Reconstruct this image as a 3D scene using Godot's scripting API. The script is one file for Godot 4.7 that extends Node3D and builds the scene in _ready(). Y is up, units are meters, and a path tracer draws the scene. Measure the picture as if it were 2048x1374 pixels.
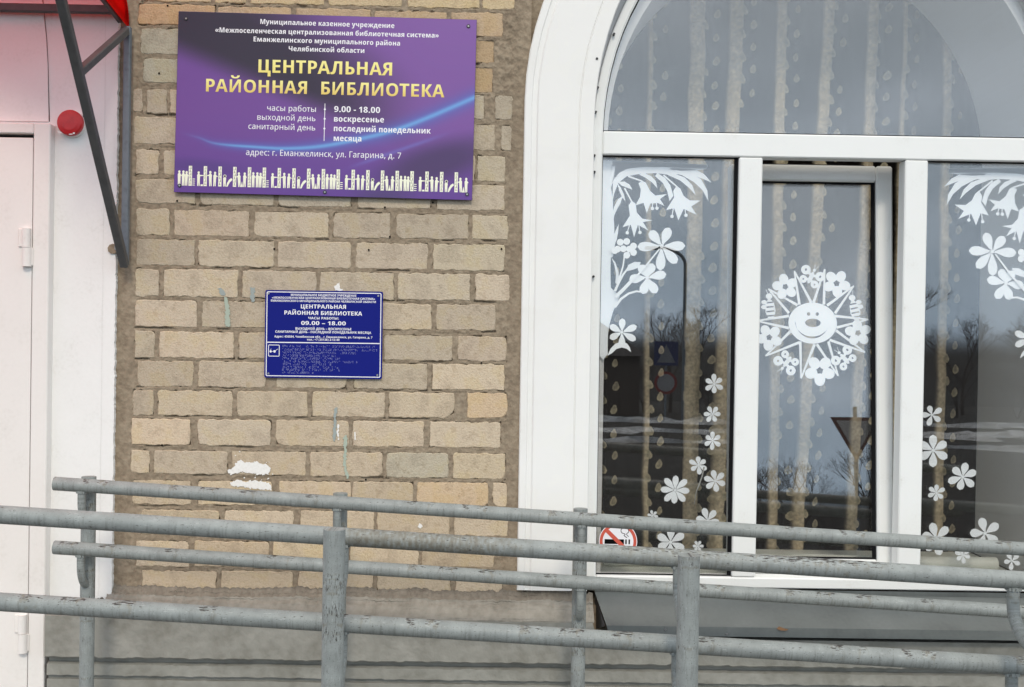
extends Node3D
# A street front of a provincial library: brick pier with two sign boards between a white metal door
# and an arched window, with the tubular handrails of a ramp in front. Metres, y up, the brick face is z = 0.

var M := {}
var rng := RandomNumberGenerator.new()

# ---------------------------------------------------------------- mesh builder (faces given counter-clockwise from outside)
class MB:
	var v := PackedVector3Array()
	var n := PackedVector3Array()
	var u := PackedVector2Array()
	var c := PackedColorArray()
	var col := Color(1, 1, 1)
	func vert(p: Vector3, nn: Vector3, uv := Vector2.ZERO):
		v.push_back(p); n.push_back(nn); u.push_back(uv); c.push_back(col)
	func tri(a: Vector3, b: Vector3, d: Vector3):
		var nn := (b - a).cross(d - a)
		if nn.length_squared() < 1e-18: return
		nn = nn.normalized()
		vert(a, nn, Vector2(a.x, -a.y)); vert(d, nn, Vector2(d.x, -d.y)); vert(b, nn, Vector2(b.x, -b.y))
	func quad(a: Vector3, b: Vector3, d: Vector3, e: Vector3):
		tri(a, b, d); tri(a, d, e)
	func tris(a: Vector3, na: Vector3, ua: Vector2, b: Vector3, nb: Vector3, ub: Vector2, d: Vector3, nd: Vector3, ud: Vector2):
		vert(a, na, ua); vert(d, nd, ud); vert(b, nb, ub)
	func quads(P: Array, N: Array, U: Array):
		tris(P[0], N[0], U[0], P[1], N[1], U[1], P[2], N[2], U[2])
		tris(P[0], N[0], U[0], P[2], N[2], U[2], P[3], N[3], U[3])
	func tri_out(a: Vector3, b: Vector3, d: Vector3, o: Vector3):
		if (b - a).cross(d - a).dot((a + b + d) / 3.0 - o) < 0.0: tri(a, d, b)
		else: tri(a, b, d)
	func box(o: Vector3, size: Vector3, bevel := 0.0, t := Transform3D.IDENTITY):
		var h := size / 2.0
		var b := minf(bevel, minf(h.x, minf(h.y, h.z)) * 0.9)
		var f := func(k: int, s: Vector3) -> Vector3:
			var q := Vector3(s.x * (h.x - b), s.y * (h.y - b), s.z * (h.z - b))
			q[k] = s[k] * h[k]
			return t * (o + q)
		var oo: Vector3 = t * o
		for k in 3:
			var i := (k + 1) % 3
			var j := (k + 2) % 3
			for s in [-1.0, 1.0]:
				var q := []
				for w in [[-1, -1], [1, -1], [1, 1], [-1, 1]]:
					var e := Vector3.ZERO
					e[k] = s; e[i] = w[0]; e[j] = w[1]
					q.append(f.call(k, e))
				tri_out(q[0], q[1], q[2], oo); tri_out(q[0], q[2], q[3], oo)
				if b > 0.0:
					for s2 in [-1.0, 1.0]:
						var e0 := Vector3.ZERO
						e0[k] = s; e0[i] = s2; e0[j] = -1
						var e1 := e0
						e1[j] = 1
						var p0: Vector3 = f.call(k, e0); var p1: Vector3 = f.call(k, e1); var p2: Vector3 = f.call(i, e1); var p3: Vector3 = f.call(i, e0)
						tri_out(p0, p1, p2, oo); tri_out(p0, p2, p3, oo)
		if b > 0.0:
			for x in [-1, 1]:
				for y in [-1, 1]:
					for z in [-1, 1]:
						var e := Vector3(x, y, z)
						tri_out(f.call(0, e), f.call(1, e), f.call(2, e), oo)
	# a flat sheet in the plane z, seen from +z
	func poly(p: PackedVector2Array, z: float):
		var ix := Geometry2D.triangulate_polygon(p)
		for k in range(0, ix.size(), 3):
			var a := p[ix[k]]; var b := p[ix[k + 1]]; var d := p[ix[k + 2]]
			if (b - a).cross(d - a) < 0.0:
				var w := b
				b = d; d = w
			var N := Vector3(0, 0, 1)
			vert(Vector3(a.x, a.y, z), N, a); vert(Vector3(d.x, d.y, z), N, d); vert(Vector3(b.x, b.y, z), N, b)
	# a sheet with thickness: front at z, sides back to z - t
	func slab(p: PackedVector2Array, z: float, t: float):
		poly(p, z)
		var s := 0.0
		for i in p.size(): s += p[i].cross(p[(i + 1) % p.size()])
		for i in p.size():
			var a := p[i]; var b := p[(i + 1) % p.size()]
			if s < 0.0:
				var w := a
				a = b; b = w
			quad(Vector3(a.x, a.y, z - t), Vector3(b.x, b.y, z - t), Vector3(b.x, b.y, z), Vector3(a.x, a.y, z))
	func disc(o: Vector2, rx: float, ry: float, z: float, k := 18, turn := 0.0):
		var p := PackedVector2Array()
		for i in k: p.push_back(o + Vector2(rx * cos(TAU * i / k), ry * sin(TAU * i / k)).rotated(turn))
		poly(p, z)
	func stroke(a: Vector2, b: Vector2, w0: float, w1: float, z: float):
		var d := (b - a).orthogonal().normalized()
		poly(PackedVector2Array([a + d * w0 / 2, a - d * w0 / 2, b - d * w1 / 2, b + d * w1 / 2]), z)
	# a round pipe along points, capped
	func tube(p: Array, r: float, k := 16, cap := true, u0 := 0.0, per := 1.0, r1 := -1.0):
		var along := u0
		var rings := []
		var up := Vector3(0, 1, 0)
		for i in p.size():
			var d: Vector3 = (p[mini(i + 1, p.size() - 1)] - p[maxi(i - 1, 0)]).normalized()
			if i > 0: along += (p[i] - p[i - 1]).length() / per
			if absf(d.dot(up)) > 0.95: up = Vector3(0, 0, -1) if i == 0 else rings[i - 1][3]
			var e := (up - d * up.dot(d)).normalized()
			var g := d.cross(e)
			rings.append([p[i], e, g, e, along, d])
			up = e
		for i in p.size() - 1:
			var A: Array = rings[i]; var B: Array = rings[i + 1]
			var ra := r if r1 < 0 else lerpf(r, r1, float(i) / (p.size() - 1))
			var rb := r if r1 < 0 else lerpf(r, r1, float(i + 1) / (p.size() - 1))
			for j in k:
				var t0 := TAU * j / k; var t1 := TAU * (j + 1) / k
				var n0: Vector3 = A[1] * cos(t0) + A[2] * sin(t0); var n1: Vector3 = A[1] * cos(t1) + A[2] * sin(t1)
				var m0: Vector3 = B[1] * cos(t0) + B[2] * sin(t0); var m1: Vector3 = B[1] * cos(t1) + B[2] * sin(t1)
				quads([A[0] + n0 * ra, A[0] + n1 * ra, B[0] + m1 * rb, B[0] + m0 * rb], [n0, n1, m1, m0],
					[Vector2(A[4], float(j) / k), Vector2(A[4], float(j + 1) / k), Vector2(B[4], float(j + 1) / k), Vector2(B[4], float(j) / k)])
		if cap:
			for w in [0, p.size() - 1]:
				var A: Array = rings[w]
				var o: Vector3 = A[0]
				var inside: Vector3 = o - A[5] * (-1.0 if w == 0 else 1.0)
				var rr := r if r1 < 0 or w == 0 else r1
				for j in k:
					var t0 := TAU * j / k; var t1 := TAU * (j + 1) / k
					tri_out(o, o + (A[1] * cos(t0) + A[2] * sin(t0)) * rr, o + (A[1] * cos(t1) + A[2] * sin(t1)) * rr, inside)
	func done() -> ArrayMesh:
		var a := []
		a.resize(Mesh.ARRAY_MAX)
		a[Mesh.ARRAY_VERTEX] = v; a[Mesh.ARRAY_NORMAL] = n; a[Mesh.ARRAY_TEX_UV] = u; a[Mesh.ARRAY_COLOR] = c
		var m := ArrayMesh.new()
		m.add_surface_from_arrays(Mesh.PRIMITIVE_TRIANGLES, a)
		return m

func obj(called: String, mesh: Mesh, mat: Material, parent: Node = self) -> MeshInstance3D:
	var o := MeshInstance3D.new()
	o.name = called
	o.mesh = mesh
	o.material_override = mat
	parent.add_child(o, true)
	return o
func part(called: String, b: MB, mat: Material, parent: Node = self) -> MeshInstance3D:
	return obj(called, b.done(), mat, parent)
func tag(o: Node, label: String, category: String, group := "") -> Node:
	o.set_meta("label", label); o.set_meta("category", category)
	if group != "": o.set_meta("group", group)
	return o
func thing(called: String, label: String, category: String, at := Vector3.ZERO, group := "") -> Node3D:
	var o := Node3D.new()
	o.name = called
	add_child(o, true)
	o.position = at
	tag(o, label, category, group)
	return o
func structure(o: Node) -> Node:
	o.set_meta("kind", "structure")
	return o
func pts(a: Array) -> PackedVector2Array:
	var p := PackedVector2Array()
	for i in range(0, a.size(), 2): p.push_back(Vector2(a[i], a[i + 1]))
	return p
func smooth(p: PackedVector2Array, times := 1) -> PackedVector2Array:   # corner cutting
	for k in times:
		var q := PackedVector2Array()
		for i in p.size():
			var a := p[i]; var b := p[(i + 1) % p.size()]
			q.push_back(a.lerp(b, 0.25)); q.push_back(a.lerp(b, 0.75))
		p = q
	return p

# ---------------------------------------------------------------- textures and materials
func noise(seed_: int, freq: float, oct := 4, kind := FastNoiseLite.TYPE_SIMPLEX_SMOOTH) -> FastNoiseLite:
	var n := FastNoiseLite.new()
	n.seed = seed_; n.frequency = freq; n.fractal_octaves = oct; n.noise_type = kind
	return n
func grey(seed_: int, freq: float, oct := 4, size := 512) -> PackedByteArray:
	var im := noise(seed_, freq, oct).get_seamless_image(size, size)
	im.convert(Image.FORMAT_L8)
	return im.get_data()
func tex_of(bytes: PackedByteArray, w: int, h: int, fmt := Image.FORMAT_RGB8) -> ImageTexture:
	var im := Image.create_from_data(w, h, false, fmt, bytes)
	im.generate_mipmaps()
	return ImageTexture.create_from_image(im)
func ramp(g: Gradient, a: PackedByteArray, wa: float, b: PackedByteArray, wb: float, size := 512) -> ImageTexture:
	var lut := PackedByteArray()
	for i in 256:
		var c := g.sample(i / 255.0)
		lut.append_array([int(clampf(c.r, 0, 1) * 255), int(clampf(c.g, 0, 1) * 255), int(clampf(c.b, 0, 1) * 255)])
	var out := PackedByteArray()
	out.resize(size * size * 3)
	for i in size * size:
		var k := clampi(int(a[i] * wa + b[i] * wb), 0, 255) * 3
		out[i * 3] = lut[k]; out[i * 3 + 1] = lut[k + 1]; out[i * 3 + 2] = lut[k + 2]
	return tex_of(out, size, size)
func grad(offs: Array, cols: Array) -> Gradient:
	var g := Gradient.new()
	g.offsets = PackedFloat32Array(offs); g.colors = PackedColorArray(cols)
	return g
func mat(c: Color, rough := 0.8, metal := 0.0) -> StandardMaterial3D:
	var m := StandardMaterial3D.new()
	m.albedo_color = c; m.roughness = rough; m.metallic = metal
	return m
func tri_mat(t: Texture2D, scale: float, rough := 0.85, bump: Texture2D = null, depth := 0.1, c := Color(1, 1, 1)) -> StandardMaterial3D:
	var m := mat(c, rough)
	m.albedo_texture = t
	m.uv1_triplanar = true; m.uv1_world_triplanar = true
	m.uv1_scale = Vector3.ONE * scale
	if bump:
		m.heightmap_enabled = true; m.heightmap_texture = bump; m.heightmap_scale = depth
	return m
func grey_tex(a: PackedByteArray, size := 512) -> ImageTexture:
	return tex_of(a, size, size, Image.FORMAT_L8)

func materials():
	var fine := grey(3, 0.035, 4)
	var coarse := grey(5, 0.008, 4)
	var speck := grey(7, 0.11, 2)
	var fine_t := grey_tex(fine); var coarse_t := grey_tex(coarse); var speck_t := grey_tex(speck)
	# brick: pale sand-lime, the tint of each brick comes from its vertex colours
	M.brick = tri_mat(brick_tex(), 1.9, 0.95, speck_t, 0.12)
	M.brick.vertex_color_use_as_albedo = true
	var mt := ramp(grad([0.0, 0.3, 0.55, 0.8, 1.0], [Color(0.41, 0.36, 0.31), Color(0.515, 0.46, 0.39), Color(0.575, 0.52, 0.445), Color(0.62, 0.565, 0.49), Color(0.70, 0.655, 0.58)]), fine, 0.6, coarse, 0.4)
	M.mortar = tri_mat(mt, 2.3, 0.95, fine_t, 0.22)
	# lime-washed plaster, slightly soiled
	var pt := ramp(grad([0.0, 0.2, 0.4, 1.0], [Color(0.83, 0.828, 0.815), Color(0.896, 0.894, 0.884), Color(0.916, 0.915, 0.907), Color(0.928, 0.928, 0.922)]), coarse, 0.6, speck, 0.4)
	M.plaster = tri_mat(pt, 1.1, 0.8, fine_t, 0.05)
	M.moulding = tri_mat(ramp(grad([0.0, 0.18, 0.4, 1.0], [Color(0.855, 0.852, 0.84), Color(0.898, 0.897, 0.885), Color(0.912, 0.912, 0.902), Color(0.92, 0.92, 0.912)]), coarse, 0.8, fine, 0.2), 0.8, 0.7, fine_t, 0.03)
	M.door = tri_mat(pt, 0.9, 0.55, coarse_t, 0.06, Color(0.99, 0.975, 0.965))
	M.door_gap = mat(Color(0.12, 0.11, 0.11), 0.9)
	# render of the plinth, stained grey cement
	var ct := ramp(grad([0.0, 0.25, 0.45, 0.65, 1.0], [Color(0.42, 0.41, 0.38), Color(0.505, 0.50, 0.47), Color(0.55, 0.547, 0.52), Color(0.58, 0.577, 0.55), Color(0.63, 0.625, 0.60)]), coarse, 0.62, fine, 0.38)
	M.cement = tri_mat(ct, 1.1, 0.92, fine_t, 0.25)
	M.cement_ledge = tri_mat(ramp(grad([0.0, 0.3, 0.55, 0.8, 1.0], [Color(0.40, 0.385, 0.35), Color(0.495, 0.48, 0.445), Color(0.565, 0.55, 0.515), Color(0.60, 0.585, 0.55), Color(0.655, 0.64, 0.61)]), coarse, 0.5, fine, 0.5), 1.6, 0.95, fine_t, 0.3)
	M.asphalt = tri_mat(ramp(grad([0.0, 0.5, 1.0], [Color(0.15, 0.15, 0.15), Color(0.205, 0.20, 0.195), Color(0.28, 0.27, 0.265)]), coarse, 0.5, speck, 0.5), 0.35, 0.85)
	M.snow = tri_mat(ramp(grad([0.0, 0.35, 0.6, 1.0], [Color(0.30, 0.29, 0.28), Color(0.52, 0.52, 0.52), Color(0.70, 0.71, 0.72), Color(0.84, 0.85, 0.86)]), coarse, 0.6, fine, 0.4), 0.25, 0.9)
	M.pvc = tri_mat(ramp(grad([0.0, 0.16, 0.34, 1.0], [Color(0.84, 0.84, 0.82), Color(0.895, 0.898, 0.888), Color(0.912, 0.917, 0.91), Color(0.92, 0.925, 0.92)]), coarse, 0.7, speck, 0.3), 1.7, 0.34)
	M.pvc_edge = tri_mat(ramp(grad([0.0, 0.4, 1.0], [Color(0.62, 0.62, 0.63), Color(0.74, 0.745, 0.75), Color(0.80, 0.80, 0.81)]), coarse, 0.7, fine, 0.3), 1.5, 0.6)
	M.gasket = mat(Color(0.10, 0.10, 0.11), 0.6)
	M.screw = mat(Color(0.22, 0.22, 0.23), 0.5, 0.6)
	M.screw_bright = mat(Color(0.62, 0.62, 0.63), 0.35, 0.8)
	M.black = mat(Color(0.05, 0.05, 0.055), 0.6)
	M.glass = mat(Color(1, 1, 1, 0.001), 0.0)
	M.glass.transparency = BaseMaterial3D.TRANSPARENCY_ALPHA
	M.paper = mat(Color(0.93, 0.945, 0.95), 0.75)
	M.room = mat(Color(0.50, 0.47, 0.42), 0.9)
	M.reveal = mat(Color(0.80, 0.80, 0.79), 0.85)
	M.inner_sill = mat(Color(0.82, 0.83, 0.79), 0.5)
	M.sill = tri_mat(ramp(grad([0.0, 0.4, 0.7, 1.0], [Color(0.31, 0.325, 0.325), Color(0.37, 0.39, 0.387), Color(0.395, 0.415, 0.412), Color(0.45, 0.465, 0.465)]), coarse, 0.75, speck, 0.25), 0.9, 0.5)
	M.steel = tri_mat(ramp(grad([0.0, 0.4, 1.0], [Color(0.22, 0.215, 0.22), Color(0.295, 0.295, 0.30), Color(0.35, 0.35, 0.355)]), coarse, 0.5, fine, 0.5), 2.0, 0.55)
	M.steel_blue = tri_mat(ramp(grad([0.0, 0.4, 1.0], [Color(0.30, 0.325, 0.35), Color(0.40, 0.43, 0.46), Color(0.44, 0.47, 0.50)]), coarse, 0.5, fine, 0.5), 2.0, 0.55)
	M.red_sheet = mat(Color(0.80, 0.11, 0.10), 0.35)
	M.red_sheet.backlight_enabled = true
	M.red_sheet.backlight = Color(1.38, 0.26, 0.22)
	M.red_paint = tri_mat(ramp(grad([0.0, 0.4, 1.0], [Color(0.58, 0.07, 0.09), Color(0.74, 0.10, 0.12), Color(0.80, 0.15, 0.16)]), coarse, 0.6, speck, 0.4), 6.0, 0.35)
	M.white_paint = tri_mat(ramp(grad([0.0, 0.3, 1.0], [Color(0.78, 0.77, 0.74), Color(0.90, 0.895, 0.88), Color(0.94, 0.94, 0.93)]), fine, 0.6, speck, 0.4), 5.0, 0.9)
	M.teal_paint = mat(Color(0.655, 0.70, 0.645), 0.95)
	M.blue_paint = mat(Color(0.60, 0.635, 0.625), 0.95)
	M.plate_blue = mat(Color(0.11, 0.14, 0.48), 0.33)
	M.print_white = mat(Color(0.93, 0.93, 0.95), 0.5)
	M.print_cream = mat(Color(0.94, 0.945, 0.86), 0.5)
	M.print_dark = mat(Color(0.30, 0.28, 0.33), 0.5)
	M.gold = mat(Color(1, 1, 1), 0.45)
	M.gold.vertex_color_use_as_albedo = true
	M.dot = mat(Color(0.60, 0.62, 0.78), 0.35)
	M.hole = mat(Color(0.045, 0.04, 0.035), 1.0)
	M.bark = mat(Color(0.30, 0.275, 0.26), 0.95)
	M.leaf = mat(Color(0.45, 0.33, 0.22), 0.8)
	M.smear = tri_mat(ramp(grad([0.0, 0.3, 0.55, 0.8, 1.0], [Color(0.35, 0.325, 0.29), Color(0.44, 0.41, 0.37), Color(0.50, 0.47, 0.425), Color(0.55, 0.52, 0.475), Color(0.62, 0.595, 0.55)]), coarse, 0.4, fine, 0.6), 2.6, 0.95, fine_t, 0.3)
	for k in [M.asphalt, M.plate_blue, M.hole, M.gasket, M.black]: k.metallic_specular = 0.15
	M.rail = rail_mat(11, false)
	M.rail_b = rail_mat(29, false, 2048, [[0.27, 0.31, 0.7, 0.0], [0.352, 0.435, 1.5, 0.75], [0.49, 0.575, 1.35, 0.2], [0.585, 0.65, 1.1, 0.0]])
	M.post = rail_mat(43, true)

# grain, pits, grey smears of cement and scratches of sand-lime brick (multiplies the brick's own tint)
func brick_tex() -> ImageTexture:
	var S := 768
	var n1 := grey(301, 0.006, 4, S); var n2 := grey(302, 0.05, 3, S); var n3 := grey(303, 0.16, 2, S); var n4 := grey(304, 0.016, 5, S); var n5 := grey(305, 0.03, 2, S)
	var out := PackedByteArray()
	out.resize(S * S * 3)
	for i in S * S:
		var c := Color(1.0, 0.99, 0.975)
		var t := n1[i] / 255.0
		c = c.lerp(Color(1.0, 0.98, 0.92), smoothstep(0.5, 0.8, t) * 0.8)
		c = c.lerp(Color(0.91, 0.90, 0.89), smoothstep(0.45, 0.2, t) * 0.7)
		var g := (n2[i] - 128) / 255.0 * 0.10 + (n3[i] - 128) / 255.0 * 0.10
		c = Color(c.r + g, c.g + g, c.b + g)
		var s := n4[i] / 255.0
		c = c.lerp(Color(0.77, 0.74, 0.69), smoothstep(0.66, 0.86, s) * 0.30)          # cement smears
		c = c.lerp(Color(0.74, 0.70, 0.64), smoothstep(0.018, 0.004, absf(s - 0.5)) * 0.22 * smoothstep(0.5, 0.7, n5[i] / 255.0))   # hair scratches
		c = c.lerp(Color(0.50, 0.45, 0.40), smoothstep(0.17, 0.11, n3[i] / 255.0) * 0.8)    # pits
		out[i * 3] = clampi(int(c.r * 255), 0, 255); out[i * 3 + 1] = clampi(int(c.g * 255), 0, 255); out[i * 3 + 2] = clampi(int(c.b * 255), 0, 255)
	return tex_of(out, S, S)

# weathered grey-blue paint on pipe: dirt runs, chips and scratches (u along, v round, v = 0 on top of a level pipe)
func rail_mat(seed_: int, upright: bool, w := 1024, wear := []) -> StandardMaterial3D:
	var h := 256
	var R0 := 40.0 if w == 1024 else 139.0
	var a := noise(seed_, 1.0, 4); var st := noise(seed_ + 1, 1.0, 3); var ch := noise(seed_ + 2, 1.0, 3); var ru := noise(seed_ + 3, 1.0, 3)
	var out := PackedByteArray()
	out.resize(w * h * 3)
	for y in h:
		var v := float(y) / h
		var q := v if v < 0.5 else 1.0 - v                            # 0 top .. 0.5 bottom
		var vx := cos(TAU * v) * 1.6; var vy := sin(TAU * v) * 1.6
		for x in w:
			var ang := TAU * x / w
			var cx := cos(ang) * R0; var cy := sin(ang) * R0      # wraps along the pipe
			var worn := smoothstep(0.0, 0.25, ru.get_noise_3d(cx * 0.06, cy * 0.06, 5.0))   # stretches of pipe that are worn
			var grime := 0.0
			for e in wear:      # [from, to, how worn, how dirty] along the pipe
				var u := float(x) / w + 0.012 * st.get_noise_2d(cx * 0.3, q * 6.0)
				var f := smoothstep(e[0] - 0.02, e[0] + 0.015, u) * smoothstep(e[1] + 0.03, e[1] - 0.02, u)
				worn = maxf(worn * 0.5, f * e[2]); grime = maxf(grime, f * e[3])
			var base := 0.5 + 0.5 * a.get_noise_3d(cx * 0.10, cy * 0.10, q * 3.0) + 0.18 * a.get_noise_3d(cx * 1.3, cy * 1.3, q * 12.0)
			var c := Color(0.485, 0.505, 0.50).lerp(Color(0.595, 0.618, 0.613), clampf(base, 0, 1))
			var k := 0.0
			if upright: k = 0.5 * smoothstep(0.10, 0.55, st.get_noise_3d(cx * 0.09 + vx, cy * 0.09, vy * 2.2))
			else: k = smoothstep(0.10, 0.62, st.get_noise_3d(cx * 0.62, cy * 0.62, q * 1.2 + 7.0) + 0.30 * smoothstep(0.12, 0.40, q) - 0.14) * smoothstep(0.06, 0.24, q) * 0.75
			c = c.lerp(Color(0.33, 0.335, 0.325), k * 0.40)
			c = c.lerp(Color(0.40, 0.375, 0.32), grime * clampf(0.55 + 0.9 * ru.get_noise_3d(cx * 0.5, cy * 0.5, q * 6.0), 0.0, 1.0))
			var crown := smoothstep(0.23, 0.07, q) if not upright else 0.45
			var ex := vx * 5.0 if upright else 0.0; var e3 := vy * 5.0 if upright else q * 30.0
			var rust := worn * smoothstep(0.05, 0.5, ru.get_noise_3d(cx * 0.3, cy * 0.3, q * 5.0))
			c = c.lerp(Color(0.43, 0.40, 0.34), rust * (0.25 + 0.3 * crown))
			# chipped to the metal: flakes crowd along the crown of worn stretches, a few stray ones elsewhere
			var chip := ch.get_noise_3d(cx * 0.20 + ex, cy * 0.20, e3) + 0.22 * ch.get_noise_3d(cx * 1.1 + ex, cy * 1.1, e3 * 2.0)
			c = c.lerp(Color(0.20, 0.185, 0.175), smoothstep(0.0, 0.06, chip - 0.60 + 0.58 * worn * crown))
			c = c.lerp(Color(0.76, 0.78, 0.78), 0.4 * smoothstep(0.0, 0.08, ch.get_noise_3d(cx * 0.2 + 90.0 + ex, cy * 0.2, e3) - 0.50 + 0.34 * worn * crown))
			var spot := ru.get_noise_3d(cx * 2.6 + ex * 2.0, cy * 2.6, e3 * 1.5)
			c = c.lerp(Color(0.27, 0.26, 0.25), smoothstep(0.52, 0.6, spot))
			var i := (y * w + x) * 3
			out[i] = int(c.r * 255); out[i + 1] = int(c.g * 255); out[i + 2] = int(c.b * 255)
	var m := mat(Color(1, 1, 1), 0.55)
	m.albedo_texture = tex_of(out, w, h)
	return m

func _ready():
	rng.seed = 4711
	# ---- camera
	var cam := Camera3D.new()
	cam.fov = 33.2
	cam.near = 0.05; cam.far = 400.0
	add_child(cam)
	cam.transform = Transform3D(Basis(Vector3(0.999849, 0.015666, 0.007556), Vector3(-0.015586, 0.999823, -0.010576), Vector3(-0.007721, 0.010457, 0.999916)), Vector3(0, 1.6, 3.87))
	cam.current = true
	# ---- sky: a bright high overcast
	var env := Environment.new()
	var sky := Sky.new()
	var sm := ProceduralSkyMaterial.new()
	sm.sky_top_color = Color(0.865, 0.862, 0.852); sm.sky_horizon_color = Color(0.75, 0.835, 0.91)
	sm.sky_curve = 0.3; sm.sky_energy_multiplier = 1.35
	sm.ground_bottom_color = Color(0.35, 0.35, 0.35); sm.ground_horizon_color = Color(0.55, 0.57, 0.6)
	sm.sun_angle_max = 0.5
	sm.sky_cover = clouds()
	sm.sky_cover_modulate = Color(1, 1, 1, 1)
	sky.sky_material = sm
	env.background_mode = Environment.BG_SKY
	env.sky = sky
	env.tonemap_mode = Environment.TONE_MAPPER_LINEAR
	env.tonemap_exposure = 0.88
	env.ambient_light_source = Environment.AMBIENT_SOURCE_SKY
	env.sdfgi_enabled = true; env.ssao_enabled = true; env.ssil_enabled = true
	var we := WorldEnvironment.new()
	we.environment = env
	add_child(we)
	# ---- sun behind thin cloud, behind the viewer, about 38 degrees up
	var sun := DirectionalLight3D.new()
	sun.light_energy = 0.5
	sun.light_color = Color(1.0, 0.955, 0.885)
	sun.light_angular_distance = 10.0
	sun.shadow_enabled = true
	add_child(sun)
	sun.look_at_from_position(Vector3(0.3, 3.4, 4.2), Vector3.ZERO)

	materials()
	ground()
	wall_core()
	brick_wall()
	plinth()
	pilaster_and_door()
	window_surround()
	window()
	room()
	curtain()
	canopy()
	purple_sign()
	blue_plate()
	paper_cutouts()
	railings()
	small_things()
	street()

func clouds() -> ImageTexture:
	var w := 512; var h := 256
	var n := noise(77, 1.0, 5)
	var im := Image.create_empty(w, h, false, Image.FORMAT_RGBA8)
	for y in h:
		var e := PI * (0.5 - (y + 0.5) / h)
		for x in w:
			var a := TAU * x / w
			var d := Vector3(cos(a) * cos(e), sin(e), sin(a) * cos(e))
			var s := 1.6 / (absf(d.y) + 0.25)
			var f := n.get_noise_3d(d.x * s, d.y * 3.0, d.z * s)
			im.set_pixel(x, y, Color(0.93, 0.95, 1.0, clampf(0.16 + f * 0.42, 0.0, 0.5)))
	return ImageTexture.create_from_image(im)

# ---------------------------------------------------------------- ground, street
func ground():
	var b := MB.new()
	var nz := 40; var nx := 30
	var hgt := func(z: float) -> float: return -maxf(0.0, z - 9.0) * 0.052
	for i in nx:
		for j in nz:
			var x0 := -60.0 + 150.0 * i / nx; var x1 := -60.0 + 150.0 * (i + 1) / nx
			var z0 := -6.0 + 130.0 * j / nz; var z1 := -6.0 + 130.0 * (j + 1) / nz
			b.quad(Vector3(x0, hgt.call(z0), z0), Vector3(x0, hgt.call(z1), z1), Vector3(x1, hgt.call(z1), z1), Vector3(x1, hgt.call(z0), z0))
	structure(part("ground", b, M.asphalt))
	# the ramp in front of the wall: a sloping concrete slab
	var r := MB.new()
	var t0 := 0.34; var t1 := 0.10
	var L := -2.6; var Rr := 2.4
	r.quad(Vector3(L, t0, 1.5), Vector3(Rr, t1, 1.5), Vector3(Rr, t1, 0.14), Vector3(L, t0, 0.14))
	r.quad(Vector3(L, 0.0, 1.5), Vector3(Rr, 0.0, 1.5), Vector3(Rr, t1, 1.5), Vector3(L, t0, 1.5))
	r.quad(Vector3(Rr, 0.0, 1.5), Vector3(Rr, 0.0, 0.14), Vector3(Rr, t1, 0.14), Vector3(Rr, t1, 1.5))
	r.quad(Vector3(L, 0.0, 0.14), Vector3(L, 0.0, 1.5), Vector3(L, t0, 1.5), Vector3(L, t0, 0.14))
	r.quad(Vector3(Rr, 0.0, 0.14), Vector3(L, 0.0, 0.14), Vector3(L, t0, 0.14), Vector3(Rr, t1, 0.14))
	tag(part("ramp", r, M.cement), "sloping concrete ramp slab under the handrails along the wall", "ramp")

# curves of the window: surround outside and inside, frame outside, glass edge; s runs 0..1 from the left foot over the arch to the right foot
const CX := 1.1162
func arch(a: float, bb: float, y0: float, y_foot: float, s: float) -> Vector2:
	var k := 0.22
	if s < k: return Vector2(CX - a, lerpf(y_foot, y0, s / k))
	if s > 1.0 - k: return Vector2(CX + a, lerpf(y_foot, y0, (1.0 - s) / k))
	var th := PI * (1.0 - (s - k) / (1.0 - 2.0 * k))
	return Vector2(CX + a * cos(th), y0 + bb * sin(th))
const Y_FOOT := 0.7335
func c_outer(s: float) -> Vector2: return arch(CX - 0.0589, 1.045, 2.3631, Y_FOOT, s)
func c_inner(s: float) -> Vector2: return arch(CX - 0.2937, 0.965, 2.2968, Y_FOOT, s)
func c_frame(s: float) -> Vector2: return arch(CX - 0.3292 + 0.034, 0.935, 2.2741, Y_FOOT, s)
func c_glass(s: float) -> Vector2: return arch(CX - 0.3292, 0.90, 2.2741, Y_FOOT, s)
const SEG := 72
# sweeps a profile of [t, z] between two curves (t = 0 on the first) along the arch
func sweep(b: MB, f: Callable, g: Callable, prof: Array):
	for i in SEG:
		var s0 := float(i) / SEG; var s1 := float(i + 1) / SEG
		var f0: Vector2 = f.call(s0); var f1: Vector2 = f.call(s1); var g0: Vector2 = g.call(s0); var g1: Vector2 = g.call(s1)
		for j in prof.size() - 1:
			var a: Array = prof[j]; var d: Array = prof[j + 1]
			var p0 := f0.lerp(g0, a[0]); var p1 := f1.lerp(g1, a[0]); var q0 := f0.lerp(g0, d[0]); var q1 := f1.lerp(g1, d[0])
			b.quad(Vector3(p0.x, p0.y, a[1]), Vector3(p1.x, p1.y, a[1]), Vector3(q1.x, q1.y, d[1]), Vector3(q0.x, q0.y, d[1]))

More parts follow.
